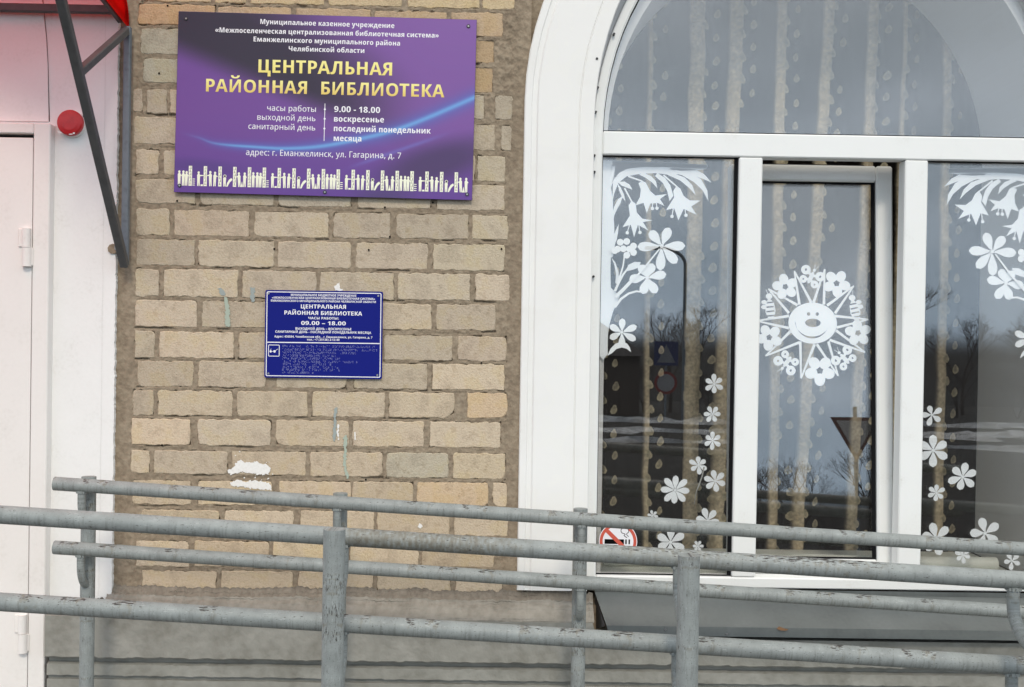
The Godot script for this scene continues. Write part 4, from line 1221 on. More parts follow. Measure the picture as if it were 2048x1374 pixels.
	ln.stroke(Vector2(-0.0018, 0.0073), Vector2(-0.0016, -0.1176), 0.0022, 0.0022, z)
	for y in [Vector2(-0.0016, -0.0117), Vector2(-0.0017, -0.0435), Vector2(-0.0016, -0.076)]: ln.disc(y, 0.0034, 0.0034, z + 0.0002, 12)
	part("divider_line", ln, M.print_white, s)
	# the printed frieze of readers and bookshelves, one pattern repeated
	var fz := MB.new()
	var bo := MB.new()
	var a := Vector2(-0.4854, -0.2791); var b := Vector2(0.4795, -0.2761)
	var ex := (b - a).normalized(); var ey := ex.orthogonal()
	if ey.y < 0: ey = -ey
	var u := k / 5.974            # one unit of the pattern drawing
	var put := func(x: float, y: float) -> Vector2: return a + ex * (x * u) + ey * (y * u)
	var figure := func(x: float, hgt: float, lean: float, arm: float):
		var o := func(dx: float, dy: float) -> Vector2: return put.call(x + dx * 1.12 + lean * dy, dy * hgt / 180.0)
		fz.disc(o.call(0, 167), 14 * u, 16 * u, z + 0.00005, 10)
		fz.poly(PackedVector2Array([o.call(-13, 0), o.call(-3, 0), o.call(-1, 60), o.call(3, 0), o.call(13, 2), o.call(14, 90), o.call(17, 135), o.call(8, 152), o.call(-8, 152), o.call(-17, 135), o.call(-15, 90)]), z)
		if arm != 0.0: fz.poly(PackedVector2Array([o.call(8 * signf(arm), 140), o.call(arm, 118 + absf(arm) * 0.3), o.call(arm, 110 + absf(arm) * 0.3), o.call(8 * signf(arm), 122)]), z + 0.0001)
	var shelf := func(x: float):
		fz.poly(PackedVector2Array([put.call(x + 4, 0), put.call(x + 44, 0), put.call(x + 44, 238), put.call(x + 4, 238)]), z)
		for i in 6:
			bo.poly(PackedVector2Array([put.call(x + 10, 18 + i * 37), put.call(x + 38, 18 + i * 37), put.call(x + 38, 21 + i * 37), put.call(x + 10, 21 + i * 37)]), z + 0.0002)
			bo.poly(PackedVector2Array([put.call(x + 20 + 8 * (i % 2), 18 + i * 37), put.call(x + 25 + 8 * (i % 2), 18 + i * 37), put.call(x + 25 + 8 * (i % 2), 46 + i * 37), put.call(x + 20 + 8 * (i % 2), 46 + i * 37)]), z + 0.0003)
	for tile in 4:
		var t := tile * 880.0
		if t + 20 < 3420: figure.call(t + 20, 178, 0.0, 24)
		if t + 200 < 3420:
			figure.call(t + 68, 178, 0.0, -20); figure.call(t + 103, 172, 0.02, 24)
			shelf.call(t + 127)
			for i in 4: fz.poly(PackedVector2Array([put.call(t + 178, 4 + i * 24), put.call(t + 208, 6 + i * 24), put.call(t + 208, 13 + i * 24), put.call(t + 178, 15 + i * 24)]), z)
		if t + 480 < 3420:
			figure.call(t + 250, 172, 0.0, 60); shelf.call(t + 305)
			fz.poly(PackedVector2Array([put.call(t + 275, 0), put.call(t + 303, 0), put.call(t + 303, 20), put.call(t + 275, 20)]), z)
			figure.call(t + 393, 180, -0.03, -36); figure.call(t + 440, 172, 0.03, 30); shelf.call(t + 480)
		if t + 700 < 3420:
			figure.call(t + 560, 132, 0.0, 0.0); fz.disc(put.call(t + 562, 124), 19 * u, 19 * u, z + 0.0001, 14); bo.disc(put.call(t + 562, 124), 13 * u, 13 * u, z + 0.0002, 12)
			fz.poly(PackedVector2Array([put.call(t + 580, 0), put.call(t + 596, 0), put.call(t + 622, 50), put.call(t + 655, 84), put.call(t + 640, 104), put.call(t + 612, 84), put.call(t + 590, 44)]), z)
			shelf.call(t + 655)
		if t + 800 < 3460:
			figure.call(t + 738, 172, -0.06, -30); figure.call(t + 798, 172, 0.0, 24)
			fz.poly(PackedVector2Array([put.call(t + 752, 0), put.call(t + 780, 0), put.call(t + 768, 70)]), z + 0.0001)
			if t + 860 < 3300: shelf.call(t + 830)
	part("reader_frieze", fz, M.print_cream, s).set_meta("kind", "stuff")
	part("frieze_lines", bo, M.print_dark, s).set_meta("kind", "stuff")
	for e in [Vector2(-0.4708, 0.2771), Vector2(0.4694, 0.2787), Vector2(-0.478, -0.2792), Vector2(0.0057, -0.288), Vector2(0.4796, -0.2823)]:
		var c := MB.new()
		c.tube([Vector3(e.x, e.y, 0.002), Vector3(e.x, e.y, 0.0055)], 0.0062, 14)
		var sc := part("fixing_screw", c, M.screw, s)
		c = MB.new()
		c.tube([Vector3(e.x, e.y, 0.004), Vector3(e.x, e.y, 0.0066)], 0.003, 8)
		part("screw_slot", c, M.screw_bright, sc)

func rounded(x0: float, y0: float, x1: float, y1: float, r: float) -> PackedVector2Array:
	var p := PackedVector2Array()
	for q in [[x1 - r, y1 - r, 0.0], [x0 + r, y1 - r, 90.0], [x0 + r, y0 + r, 180.0], [x1 - r, y0 + r, 270.0]]:
		for i in 6:
			var t := deg_to_rad(q[2] + i * 18.0)
			p.push_back(Vector2(q[0] + r * cos(t), q[1] + r * sin(t)))
	return p
func ring_of(b: MB, o: PackedVector2Array, i: PackedVector2Array, z: float):
	for k in o.size():
		var j := (k + 1) % o.size()
		b.poly(PackedVector2Array([o[k], o[j], i[j], i[k]]), z)

func blue_plate():
	var W := 0.393; var H := 0.293
	var s := thing("blue_braille_plate", "small dark blue opening hours plate with braille rows on the brick wall", "sign", Vector3(-0.601, 1.5798, 0.006))
	s.rotation.z = deg_to_rad(0.05)
	var b := MB.new()
	b.slab(rounded(-W / 2, -H / 2, W / 2, H / 2, 0.006), 0.004, 0.007)
	part("plate", b, M.plate_blue, s)
	var z := 0.0044
	b = MB.new()
	var m := 0.0048
	ring_of(b, rounded(-W / 2 + m, -H / 2 + m, W / 2 - m, H / 2 - m, 0.005), rounded(-W / 2 + m + 0.0028, -H / 2 + m + 0.0028, W / 2 - m - 0.0028, H / 2 - m - 0.0028, 0.003), z)
	b.stroke(Vector2(-0.1903, -0.0284), Vector2(0.1881, -0.0274), 0.0032, 0.0032, z)
	part("border_line", b, M.print_white, s)
	var k := 0.393 / 1540.0
	for e in [["МУНИЦИПАЛЬНОЕ БЮДЖЕТНОЕ УЧРЕЖДЕНИЕ", -0.1109, 0.1276, 0.1079, 0.1277, 29.0], ["«МЕЖПОСЕЛЕНЧЕСКАЯ ЦЕНТРАЛИЗОВАННАЯ БИБЛИОТЕЧНАЯ СИСТЕМА»", -0.1738, 0.1177, 0.1708, 0.1182, 27.0], ["ЕМАНЖЕЛИНСКОГО МУНИЦИПАЛЬНОГО РАЙОНА ЧЕЛЯБИНСКОЙ ОБЛАСТИ", -0.1773, 0.1077, 0.1735, 0.108, 27.0],
			["ЦЕНТРАЛЬНАЯ", -0.077, 0.0865, 0.0736, 0.087, 52.0], ["РАЙОННАЯ БИБЛИОТЕКА", -0.1318, 0.0652, 0.128, 0.0651, 52.0], ["ЧАСЫ РАБОТЫ:", -0.0517, 0.0506, 0.05, 0.0509, 31.0], ["09.00 – 18.00", -0.0752, 0.0313, 0.0737, 0.0317, 50.0],
			["ВЫХОДНОЙ ДЕНЬ – ВОСКРЕСЕНЬЕ", -0.0942, 0.0152, 0.0926, 0.0154, 30.0], ["САНИТАРНЫЙ ДЕНЬ - ПОСЛЕДНИЙ ПОНЕДЕЛЬНИК МЕСЯЦА", -0.1612, 0.0039, 0.159, 0.0045, 30.0], ["Адрес: 456584, Челябинская обл. , г. Еманжелинск, ул. Гагарина, д. 7", -0.1644, -0.0118, 0.1631, -0.011, 27.0], ["тел.: +7 (35138) 2-12-40", -0.0558, -0.0208, 0.0534, -0.0205, 27.0]]:
		lettering("lettering", e[0], e[1], e[2], e[3], e[4], e[5] * k, true, z, M.print_white, s)
	# spectacles sign
	b = MB.new()
	var c0 := Vector2(-0.1843, -0.0757); var c1 := Vector2(-0.1463, -0.0363)
	ring_of(b, rounded(c0.x, c0.y, c1.x, c1.y, 0.004), rounded(c0.x + 0.0022, c0.y + 0.0022, c1.x - 0.0022, c1.y - 0.0022, 0.002), z)
	b.disc(Vector2(-0.1761, -0.0589), 0.0038, 0.0038, z, 16); b.disc(Vector2(-0.1632, -0.0587), 0.0042, 0.0042, z, 16)
	b.stroke(Vector2(-0.1761, -0.0589), Vector2(-0.1632, -0.0587), 0.0012, 0.0012, z + 0.0001)
	b.stroke(Vector2(-0.1604, -0.056), Vector2(-0.1507, -0.0502), 0.0016, 0.001, z)
	b.stroke(Vector2(-0.1784, -0.0564), Vector2(-0.1741, -0.0501), 0.0014, 0.001, z)
	part("spectacles_symbol", b, M.print_white, s)
	# raised braille
	b = MB.new()
	var rows := [[862, 1590], [905, 1610], [945, 1330], [985, 1090], [1022, 1155], [1062, 1355], [1097, 1015], [1137, 1110], [1170, 1140], [1206, 790]]
	var r2 := RandomNumberGenerator.new()
	r2.seed = 12
	var o0 := Vector2(-0.1362, -0.0403); var ox := Vector2(0.1195, -0.0395) - o0; var oy := Vector2(-0.1363, -0.2971) - o0
	for e in rows:
		var x := 372.0
		while x < e[1] - 14.0:
			if r2.randf() > 0.13:
				for q in 6:
					if r2.randf() < 0.5:
						var p := o0 + ox * ((x - 370.0 + (q % 2) * 9.5) / 1000.0) + oy * ((float(e[0]) - 862.0 - 10.0 + (q / 2) * 10.0) / 1000.0)
						for j in 6:
							var t0 := TAU * j / 6; var t1 := TAU * (j + 1) / 6
							b.tri(Vector3(p.x + cos(t0) * 0.00095, p.y + sin(t0) * 0.00095, 0.0041), Vector3(p.x + cos(t1) * 0.00095, p.y + sin(t1) * 0.00095, 0.0041), Vector3(p.x, p.y, 0.0047))
			x += 23.0
	var br := part("braille_dots", b, M.dot, s)
	br.set_meta("kind", "stuff")
	for e in [Vector2(-0.1853, 0.1347), Vector2(0.1813, 0.1323), Vector2(-0.1823, -0.1329), Vector2(0.1817, -0.133)]:
		b = MB.new()
		b.tube([Vector3(e.x, e.y, 0.003), Vector3(e.x, e.y, 0.0062)], 0.0034, 12)
		part("fixing_screw", b, M.screw_bright, s)

# ---------------------------------------------------------------- white paper cut-outs stuck inside the panes
const ZP := -0.119
func petal(b: MB, o: Vector2, tip: Vector2, w: float, z: float):
	var d := tip - o
	var n := d.orthogonal().normalized()
	var p := PackedVector2Array()
	var K := 9
	for i in K + 1:
		var t := float(i) / K
		p.push_back(o + d * (0.06 + 0.94 * t) + n * w * petal_w(t))
	for i in range(K - 1, 0, -1):
		var t := float(i) / K
		p.push_back(o + d * (0.06 + 0.94 * t) - n * w * petal_w(t))
	b.poly(p, z)
func petal_w(t: float) -> float:
	return (0.22 + 0.78 * smoothstep(0.0, 0.62, t)) * sqrt(maxf(0.0, 1.0 - pow(maxf(0.0, (t - 0.66) / 0.34), 2.0)))
func flower(b: MB, o: Vector2, tips: PackedVector2Array, w: float, z: float, eye := true):
	for i in tips.size(): petal(b, o, tips[i], w, z + 0.00018 * (i + 1))
	if eye: b.disc(o, w * 0.42, w * 0.42, z + 0.00018 * (tips.size() + 2), 12)
func ribbon(b: MB, p: PackedVector2Array, w0: float, w1: float, z: float):
	var L := PackedVector2Array(); var Rr := PackedVector2Array()
	for i in p.size():
		var d := (p[mini(i + 1, p.size() - 1)] - p[maxi(i - 1, 0)]).normalized().orthogonal()
		var w := lerpf(w0, w1, float(i) / (p.size() - 1)) / 2.0
		L.push_back(p[i] + d * w); Rr.push_back(p[i] - d * w)
	for i in p.size() - 1: b.poly(PackedVector2Array([L[i], L[i + 1], Rr[i + 1], Rr[i]]), z)

func floral_corner(t: Node3D, mir: float):
	var fx := func(a: Array) -> PackedVector2Array:
		var p := pts(a)
		if mir > -50.0:
			for i in p.size(): p[i].x = 2.0 * mir - p[i].x
		return p
	var z := ZP
	var sheet := func(called: String, list: Array, sm: int):
		for a in list:
			var b := MB.new()
			z += 0.00018
			b.poly(smooth(fx.call(a), sm) if sm > 0 else fx.call(a), z)
			part(called, b, M.paper, t)
	sheet.call("border_strip", [[0.3351, 2.1976, 0.4494, 2.1942, 0.5871, 2.1913, 0.6994, 2.1874, 0.6965, 2.1736, 0.6298, 2.174, 0.545, 2.1768, 0.4656, 2.1755, 0.4181, 2.1684, 0.3919, 2.1542, 0.3711, 2.1275, 0.3652, 2.101, 0.3723, 2.0588, 0.374, 2.0166, 0.3778, 1.9797, 0.3794, 1.948, 0.3842, 1.9163, 0.3803, 1.8951, 0.3745, 1.8633, 0.3681, 1.8611, 0.3679, 1.8103, 0.3699, 1.7575, 0.3828, 1.7444, 0.4021, 1.7289, 0.3914, 1.7049, 0.3787, 1.6729, 0.3687, 1.6357, 0.363, 1.5986, 0.3624, 1.5668, 0.3631, 1.5271, 0.3475, 1.5062, 0.3291, 1.5281, 0.3314, 1.651, 0.3319, 1.8097, 0.3325, 1.9684, 0.3335, 2.1004]], 0)
	sheet.call("border_strip", [[0.37, 2.1961, 0.5871, 2.1923, 0.6984, 2.1868, 0.6965, 2.173, 0.6616, 2.1682, 0.6087, 2.1652, 0.5452, 2.1663, 0.4922, 2.1675, 0.4446, 2.1646, 0.4077, 2.1545, 0.3842, 2.1372, 0.3692, 2.1158, 0.3604, 2.1378]], 0)
	sheet.call("leaf_blade", [[0.5662, 2.174, 0.6192, 2.1728, 0.6563, 2.1703, 0.6884, 2.1539, 0.7127, 2.1258, 0.6727, 2.142, 0.6301, 2.154, 0.577, 2.1636], [0.5875, 2.168, 0.6353, 2.1593, 0.6754, 2.1378, 0.6989, 2.0986, 0.7027, 2.0622, 0.6814, 2.0999, 0.6518, 2.1269, 0.609, 2.1499, 0.5664, 2.1614],
		[0.5187, 2.1669, 0.5771, 2.1573, 0.6197, 2.1422, 0.6456, 2.1162, 0.6589, 2.0815, 0.6362, 2.1055, 0.604, 2.1313, 0.556, 2.1517, 0.5136, 2.1562], [0.3713, 2.1195, 0.3867, 2.1436, 0.4181, 2.1652, 0.4709, 2.1724, 0.5451, 2.1705, 0.6193, 2.1633, 0.6301, 2.1529, 0.5666, 2.1529, 0.5136, 2.1552, 0.466, 2.1523, 0.4185, 2.143, 0.3898, 2.1199, 0.3771, 2.0853, 0.3702, 2.0535],
		[0.4765, 2.1556, 0.5032, 2.1445, 0.5204, 2.1273, 0.5251, 2.1026, 0.5062, 2.1234, 0.4821, 2.1399, 0.4607, 2.149], [0.5241, 2.1564, 0.5509, 2.14, 0.5699, 2.1149, 0.5811, 2.0781, 0.5682, 2.0594, 0.5596, 2.0936, 0.5433, 2.1224, 0.5164, 2.1447]], 0)
	sheet.call("leaf_blade", [[0.3871, 2.1235, 0.4109, 2.125, 0.4285, 2.1152, 0.4394, 2.0969, 0.4192, 2.104, 0.4005, 2.1111], [0.3861, 2.1203, 0.398, 2.1041, 0.41, 2.0806, 0.4157, 2.0553, 0.4027, 2.0725, 0.3929, 2.0935], [0.3709, 2.0113, 0.3769, 2.0378, 0.3892, 2.0617, 0.4069, 2.0774, 0.3989, 2.0513, 0.3876, 2.03, 0.3784, 2.0087, 0.3746, 1.9849], [0.3785, 1.9374, 0.3835, 1.956, 0.3937, 1.9778, 0.3921, 1.9508, 0.3873, 1.9217, 0.3822, 1.91], [0.3535, 2.1061, 0.3593, 2.1378, 0.3692, 2.1776, 0.3788, 2.1778, 0.371, 2.1327, 0.362, 2.1036],
		[0.3702, 1.8622, 0.3854, 1.8423, 0.3948, 1.816, 0.3979, 1.7896, 0.3919, 1.7684, 0.385, 1.7736, 0.3871, 1.8053, 0.3802, 1.837], [0.4198, 1.8138, 0.4289, 1.8367, 0.4499, 1.8476, 0.4722, 1.8469, 0.4651, 1.8278, 0.4477, 1.8211, 0.4319, 1.8166]], 0)
	var bl := [[[0.4743, 2.1276, 0.4856, 2.122, 0.4976, 2.0968, 0.5191, 2.0782, 0.5582, 2.0841, 0.5352, 2.0657, 0.551, 2.0428, 0.5259, 2.0529, 0.5021, 2.0504, 0.49, 2.0169, 0.4783, 2.0521, 0.4509, 2.0432, 0.4652, 2.072, 0.468, 2.0984, 0.4591, 2.1205], [0.51, 2.0532, 0.5093, 2.0331, 0.5216, 2.055, 0.5252, 2.0344, 0.4238, 2.1431, 0.4744, 2.126]],
		[[0.5916, 2.1142, 0.6056, 2.1023, 0.6166, 2.0787, 0.638, 2.0632, 0.6762, 2.0638, 0.6437, 2.0422, 0.6627, 2.0139, 0.6179, 2.0333, 0.6, 1.9928, 0.5845, 2.0354, 0.5565, 2.028, 0.5838, 2.0729, 0.5803, 2.094], [0.5818, 2.0359, 0.5775, 2.0067, 0.6215, 2.0365, 0.6257, 2.0112, 0.5455, 2.1489, 0.5911, 2.1111]],
		[[0.4369, 2.0583, 0.4502, 2.0495, 0.4555, 2.0179, 0.475, 1.9971, 0.5121, 1.9919, 0.4773, 1.9855, 0.4958, 1.9562, 0.46, 1.9757, 0.4474, 1.9322, 0.4351, 1.9753, 0.4066, 1.9664, 0.4314, 2.007, 0.4265, 2.0428], [0.4308, 1.9752, 0.4234, 1.9476, 0.4626, 1.9758, 0.4673, 1.9494, 0.4113, 2.1017, 0.4369, 2.0557]]]
	for e in bl:
		var b := MB.new()
		z += 0.0002
		b.poly(fx.call(e[0]), z)
		var q: PackedVector2Array = fx.call(e[1])
		for i in [0, 2]:
			b.stroke(q[i], q[i + 1], 0.0035, 0.003, z + 0.0002 + i * 0.0001)
			b.disc(q[i + 1], 0.0062, 0.0062, z + 0.0006 + i * 0.0001, 12)
		b.stroke(q[4], q[5], 0.006, 0.005, z + 0.0009)
		part("bellflower", b, M.paper, t)
		z += 0.001
	for e in [[[0.5433, 1.9031], [0.5687, 1.968, 0.6249, 1.9054, 0.5973, 1.8447, 0.5394, 1.8184, 0.4586, 1.8996, 0.5011, 1.9563], 0.0165], [[0.4943, 1.7938], [0.4692, 1.8373, 0.5136, 1.8433, 0.5608, 1.8071, 0.5281, 1.7399, 0.4794, 1.7359, 0.4319, 1.787], 0.0155], [[0.41, 1.603], [0.4108, 1.6512, 0.4611, 1.6255, 0.4587, 1.5767, 0.3678, 1.6262, 0.3685, 1.5806, 0.4109, 1.5516], 0.0115]]:
		var b := MB.new()
		flower(b, fx.call(e[0])[0], fx.call(e[1]), e[2], z)
		part("daisy", b, M.paper, t)
		z += 0.0022
	# the small scalloped bloom, stems and tendrils
	var b := MB.new()
	for q in fx.call([0.399, 1.9139, 0.4212, 1.9169, 0.4448, 1.9015, 0.4452, 1.8793, 0.422, 1.8694, 0.3899, 1.89, 0.3805, 1.8846, 0.41, 1.8914, 0.4312, 1.8907]):
		z += 0.00018
		b.disc(q, 0.0118, 0.0118, z, 16)
	part("scalloped_bloom", b, M.paper, t)
	for a in [[[0.4136, 1.8639, 0.4099, 1.8322, 0.4009, 1.8003, 0.3909, 1.7684], 0.005, 0.007], [[0.535, 1.8934, 0.5132, 1.8656, 0.4821, 1.8254, 0.4457, 1.7851, 0.4093, 1.7449, 0.3858, 1.7233], 0.0045, 0.009], [[0.4808, 1.7433, 0.4569, 1.7456, 0.4306, 1.7373, 0.4044, 1.7183, 0.3837, 1.6889], 0.006, 0.009], [[0.4676, 1.8077, 0.4404, 1.785, 0.4144, 1.7555, 0.391, 1.7313], 0.006, 0.01], [[0.4291, 1.8272, 0.4109, 1.8031, 0.3955, 1.7737, 0.3828, 1.7444], 0.006, 0.009]]:
		z += 0.00018
		b = MB.new()
		ribbon(b, fx.call(a[0]), a[1], a[2], z)
		part("stem", b, M.paper, t)
	z += 0.0002
	b = MB.new()
	b.poly(fx.call([0.361, 1.5217, 0.3712, 1.5457, 0.3869, 1.5629, 0.4095, 1.5717, 0.4282, 1.5646, 0.4379, 1.551, 0.4425, 1.5352, 0.4264, 1.5466, 0.4099, 1.5506, 0.3914, 1.545, 0.3757, 1.5299]), z)
	part("leaf_blade", b, M.paper, t)

func paper_cutouts():
	var left := thing("floral_paper_cutout", "white paper floral corner with bellflowers and daisies in the left pane", "window decoration", Vector3.ZERO, "floral paper corners")
	floral_corner(left, -99.0)
	var right := thing("floral_paper_cutout", "white paper floral corner with bellflowers and daisies in the right pane", "window decoration", Vector3.ZERO, "floral paper corners")
	floral_corner(right, 1.1167)
	# single flowers: place, radius, petals, turn, label
	var F := [
		[Vector2(0.7343, 1.4287), 0.0355, 6, 0.05, "small white paper flower, topmost of the column in the left pane"],
		[Vector2(0.7294, 1.3245), 0.0315, 6, 0.5, "small white paper flower, second from top in the left pane column"],
		[Vector2(0.7322, 1.2325), 0.0325, 6, 0.0, "small white paper flower, third from top in the left pane column"],
		[Vector2(0.684, 1.1467), 0.034, 6, 0.1, "white paper flower joined to a neighbour above a curled twig"],
		[Vector2(0.7439, 1.0919), 0.0405, 6, 0.2, "white paper flower at the top end of the curled twig"],
		[Vector2(0.6045, 1.0586), 0.054, 8, 0.0, "large eight-petalled white paper flower in the left pane"],
		[Vector2(0.719, 0.9542), 0.045, 6, 0.35, "white paper flower partly behind the upper handrail, near left mullion"],
		[Vector2(0.5915, 0.8775), 0.054, 6, 0.0, "wide white paper flower right of the no-smoking sticker"],
		[Vector2(0.5279, 0.9688), 0.0195, 6, 0.3, "tiny white paper flower peeking above the rail by the sticker"],
		[Vector2(0.687, 0.865), 0.021, 6, 0.5, "tiny white paper flower low in the left pane beside the mullion"],
		[Vector2(1.4934, 1.3331), 0.039, 5, 0.3, "white paper flower, topmost at the left edge of the right pane"],
		[Vector2(1.5006, 1.2097), 0.058, 6, 0.0, "large white paper flower cut by the mullion in the right pane"],
		[Vector2(1.6045, 1.1192), 0.053, 6, -0.15, "white six-petalled paper flower right of the small one, right pane"],
		[Vector2(1.5139, 1.0625), 0.0325, 6, -0.1, "small white paper flower above the rail in the right pane"],
		[Vector2(1.5163, 0.9029), 0.058, 6, 0.3, "large white paper flower crossed by the rail in the right pane"],
		[Vector2(1.6866, 0.9239), 0.061, 5, 0.28, "large five-petalled white paper flower touching the rail, right pane"],
		[Vector2(1.611, 0.8468), 0.0305, 6, 0.2, "tiny white paper flower below the upper rail, right pane"],
		[Vector2(1.7826, 0.829), 0.033, 5, 0.5, "small white paper flower lowest at the right edge of the photo"]]
	for e in F:
		var b := MB.new()
		var tips := PackedVector2Array()
		for i in e[2]: tips.push_back(Vector2(0, e[1] * rng.randf_range(0.86, 1.04)).rotated(e[3] + TAU * i / e[2] + rng.randf_range(-0.07, 0.07)))
		flower(b, Vector2.ZERO, tips, e[1] * (0.245 if e[2] < 8 else 0.2), 0.0)
		var o := part("paper_flower", b, M.paper)
		o.position = Vector3(e[0].x, e[0].y, ZP)
		tag(o, e[4], "paper flower", "single paper flowers on the panes")
	var tw := MB.new()
	ribbon(tw, smooth_line(pts([0.7035, 1.1411, 0.698, 1.1094, 0.6864, 1.0759, 0.6772, 1.0484, 0.6718, 1.0107])), 0.005, 0.002, ZP + 0.0018)
	tag(part("paper_twig", tw, mat(Color(0.62, 0.62, 0.60), 0.8)), "thin curled twig strip hanging under two flowers in the left pane", "twig")
	# the smiling sun, on the tilted sash
	var h := 0.845
	var th := deg_to_rad(-4.0)
	var sy0 := 0.7633
	var ctr := Vector2(1.1094, 1.6509)
	h = (ctr.y - sy0) / cos(th)
	var s := thing("paper_sun", "white paper smiling sun wreathed with flowers, butterflies and bees, middle pane", "window decoration", Vector3(ctr.x, sy0 + h * cos(th) + 0.0575 * sin(th), -0.137 + h * sin(th) - 0.0575 * cos(th)))
	s.rotation.x = th
	var K := 4.116 / 2304.0 / 5.2846      # metres per drawing unit
	var P := func(x: float, y: float) -> Vector2: return Vector2((x - 670.0) * K, -(y - 655.0) * K)
	# face: a disc with cut-out nose, eyes and smile, built as a ring of cells around the holes
	var f := MB.new()
	var outer := PackedVector2Array()
	for i in 64: outer.push_back(P.call(670 + 258 * cos(TAU * i / 64), 655 + 219 * sin(TAU * i / 64)))
	var nose := PackedVector2Array()
	for i in 64: nose.push_back(P.call(672 + 82 * cos(TAU * i / 64), 652 + 45 * sin(TAU * i / 64)))
	var holes := []
	for e in [Vector2(627, 558), Vector2(718, 558)]:
		var q := PackedVector2Array()
		for i in 16: q.push_back(P.call(e.x + 19 * cos(TAU * i / 16), e.y + 19 * sin(TAU * i / 16)))
		holes.append(q)
	var sm := PackedVector2Array()
	for i in 21:
		var t := lerpf(PI * 0.985, PI * 0.13, i / 20.0)
		sm.push_back(P.call(665 + 183 * cos(t), 640 + 158 * sin(t)))
	for i in 21:
		var t := lerpf(PI * 0.13, PI * 0.985, i / 20.0)
		sm.push_back(P.call(665 + 180 * cos(t), 630 + (182 + 6) * sin(t) - 0.0))
	holes.append(sm)
	for i in 64:
		var j := (i + 1) % 64
		var cells := [PackedVector2Array([outer[i], outer[j], nose[j], nose[i]])]
		for q in holes:
			var nxt := []
			for c in cells:
				for r in Geometry2D.clip_polygons(c, q):
					if r.size() >= 3: nxt.append(r)
			cells = nxt
		for c in cells: f.poly(c, 0.0)
	part("smiling_face", f, M.paper, s)
	var ry := MB.new()
	var z := -0.0004
	for r in [[475, 100, 530, 460, 655, 435], [800, 75, 680, 435, 790, 455], [1110, 250, 825, 465, 908, 548], [1265, 607, 908, 575, 925, 698], [1228, 957, 918, 728, 850, 830], [942, 1212, 838, 848, 715, 878], [548, 1242, 692, 878, 540, 850], [170, 1012, 530, 862, 440, 742], [75, 640, 420, 712, 420, 582], [200, 296, 420, 552, 512, 466]]:
		var tip: Vector2 = P.call(r[0], r[1])
		for w in [Vector2(r[2], r[3]), Vector2(r[4], r[5])]:
			z -= 0.00012
			ry.stroke(tip, P.call(w.x, w.y), 0.0055, 0.0100, z)
	part("rays", ry, M.paper, s)
	z = 0.0004
	for e in [[378, 272, 138, 0.2], [925, 228, 146, -0.55], [1152, 752, 140, 0.1], [745, 1158, 160, 0.63], [208, 815, 140, 0.5]]:
		var b := MB.new()
		var tips := PackedVector2Array()
		for i in 5: tips.push_back(P.call(e[0], e[1]) + Vector2(0, e[2] * K).rotated(e[3] + TAU * i / 5))
		var o: Vector2 = P.call(e[0], e[1])
		for i in 5:
			var d := (tips[i] - o) * 0.6
			var tq := d.angle()
			b.disc(o + d, e[2] * K * 0.42, e[2] * K * 0.36, z + 0.00015 * i, 18, tq)
			b.stroke(o + d * 0.33, o + d, e[2] * K * 0.3, e[2] * K * 0.6, z + 0.00015 * i + 0.00007)
		part("blossom", b, M.paper, s)
	for e in [[650, 170, -0.45], [1010, 1030, 0.75], [400, 1070, 2.5]]:
		var b := MB.new()
		var o: Vector2 = P.call(e[0], e[1])
		var at := func(x: float, y: float) -> Vector2: return o + Vector2(x * K * 1.45, y * K * 1.45).rotated(e[2])
		b.disc(at.call(0, 0), 24 * K, 70 * K, z, 12, e[2])
		b.disc(at.call(0, 60), 17 * K, 17 * K, z + 0.0001, 12)
		for q in [[-58, 36, 36], [58, 36, 36], [-46, -34, 29], [46, -34, 29]]:
			var rim := PackedVector2Array(); var inn := PackedVector2Array()
			for i in 16:
				rim.push_back(at.call(q[0] + q[2] * cos(TAU * i / 16), q[1] + q[2] * sin(TAU * i / 16)))
				inn.push_back(at.call(q[0] + q[2] * 0.2 * cos(TAU * i / 16), q[1] + q[2] * 0.26 * sin(TAU * i / 16)))
			ring_of(b, rim, inn, z + 0.0002 + 0.00004 * q[2])
			b.stroke(at.call(0, q[1] * 0.5), at.call(q[0], q[1]) - (at.call(q[0], q[1]) - o) * 0.2, 26 * K, 30 * K, z + 0.00195)
		b.stroke(at.call(-4, 70), at.call(-14, 100), 5 * K, 5 * K, z + 0.002); b.stroke(at.call(4, 70), at.call(16, 100), 5 * K, 5 * K, z + 0.0021)
		part("butterfly", b, M.paper, s)
	for e in [[215, 480, 1.0, 0.1], [1112, 480, -1.0, 0.22]]:
		var b := MB.new()
		var o: Vector2 = P.call(e[0], e[1])
		var at := func(x: float, y: float) -> Vector2: return o + Vector2(x * K, y * K * 1.12).rotated(e[3])
		for i in 5:       # body in bands, with slits between
			var y0 := -128.0 + i * 42.0
			var w0 := 52.0 * sqrt(maxf(0.05, 1.0 - pow((y0 + 35.0) / 100.0, 2.0))); var w1 := 52.0 * sqrt(maxf(0.05, 1.0 - pow((y0 + 62.0) / 100.0, 2.0)))
			b.poly(PackedVector2Array([at.call(-w0, y0), at.call(w0, y0), at.call(w1, y0 + 28), at.call(-w1, y0 + 28)]), z)
		b.stroke(at.call(-50, -60), at.call(-40, 30), 10 * K, 10 * K, z + 0.0002); b.stroke(at.call(50, -60), at.call(40, 30), 10 * K, 10 * K, z + 0.0003)
		b.disc(at.call(0, 92), 36 * K, 32 * K, z + 0.0004, 14)
		for q in [[-58, 40], [-66, -6]]: b.disc(at.call(q[0] * e[2] * (1.0 if e[2] > 0 else 1.0), q[1]), 30 * K, 24 * K, z + 0.0006 + q[1] * 0.000002, 12)
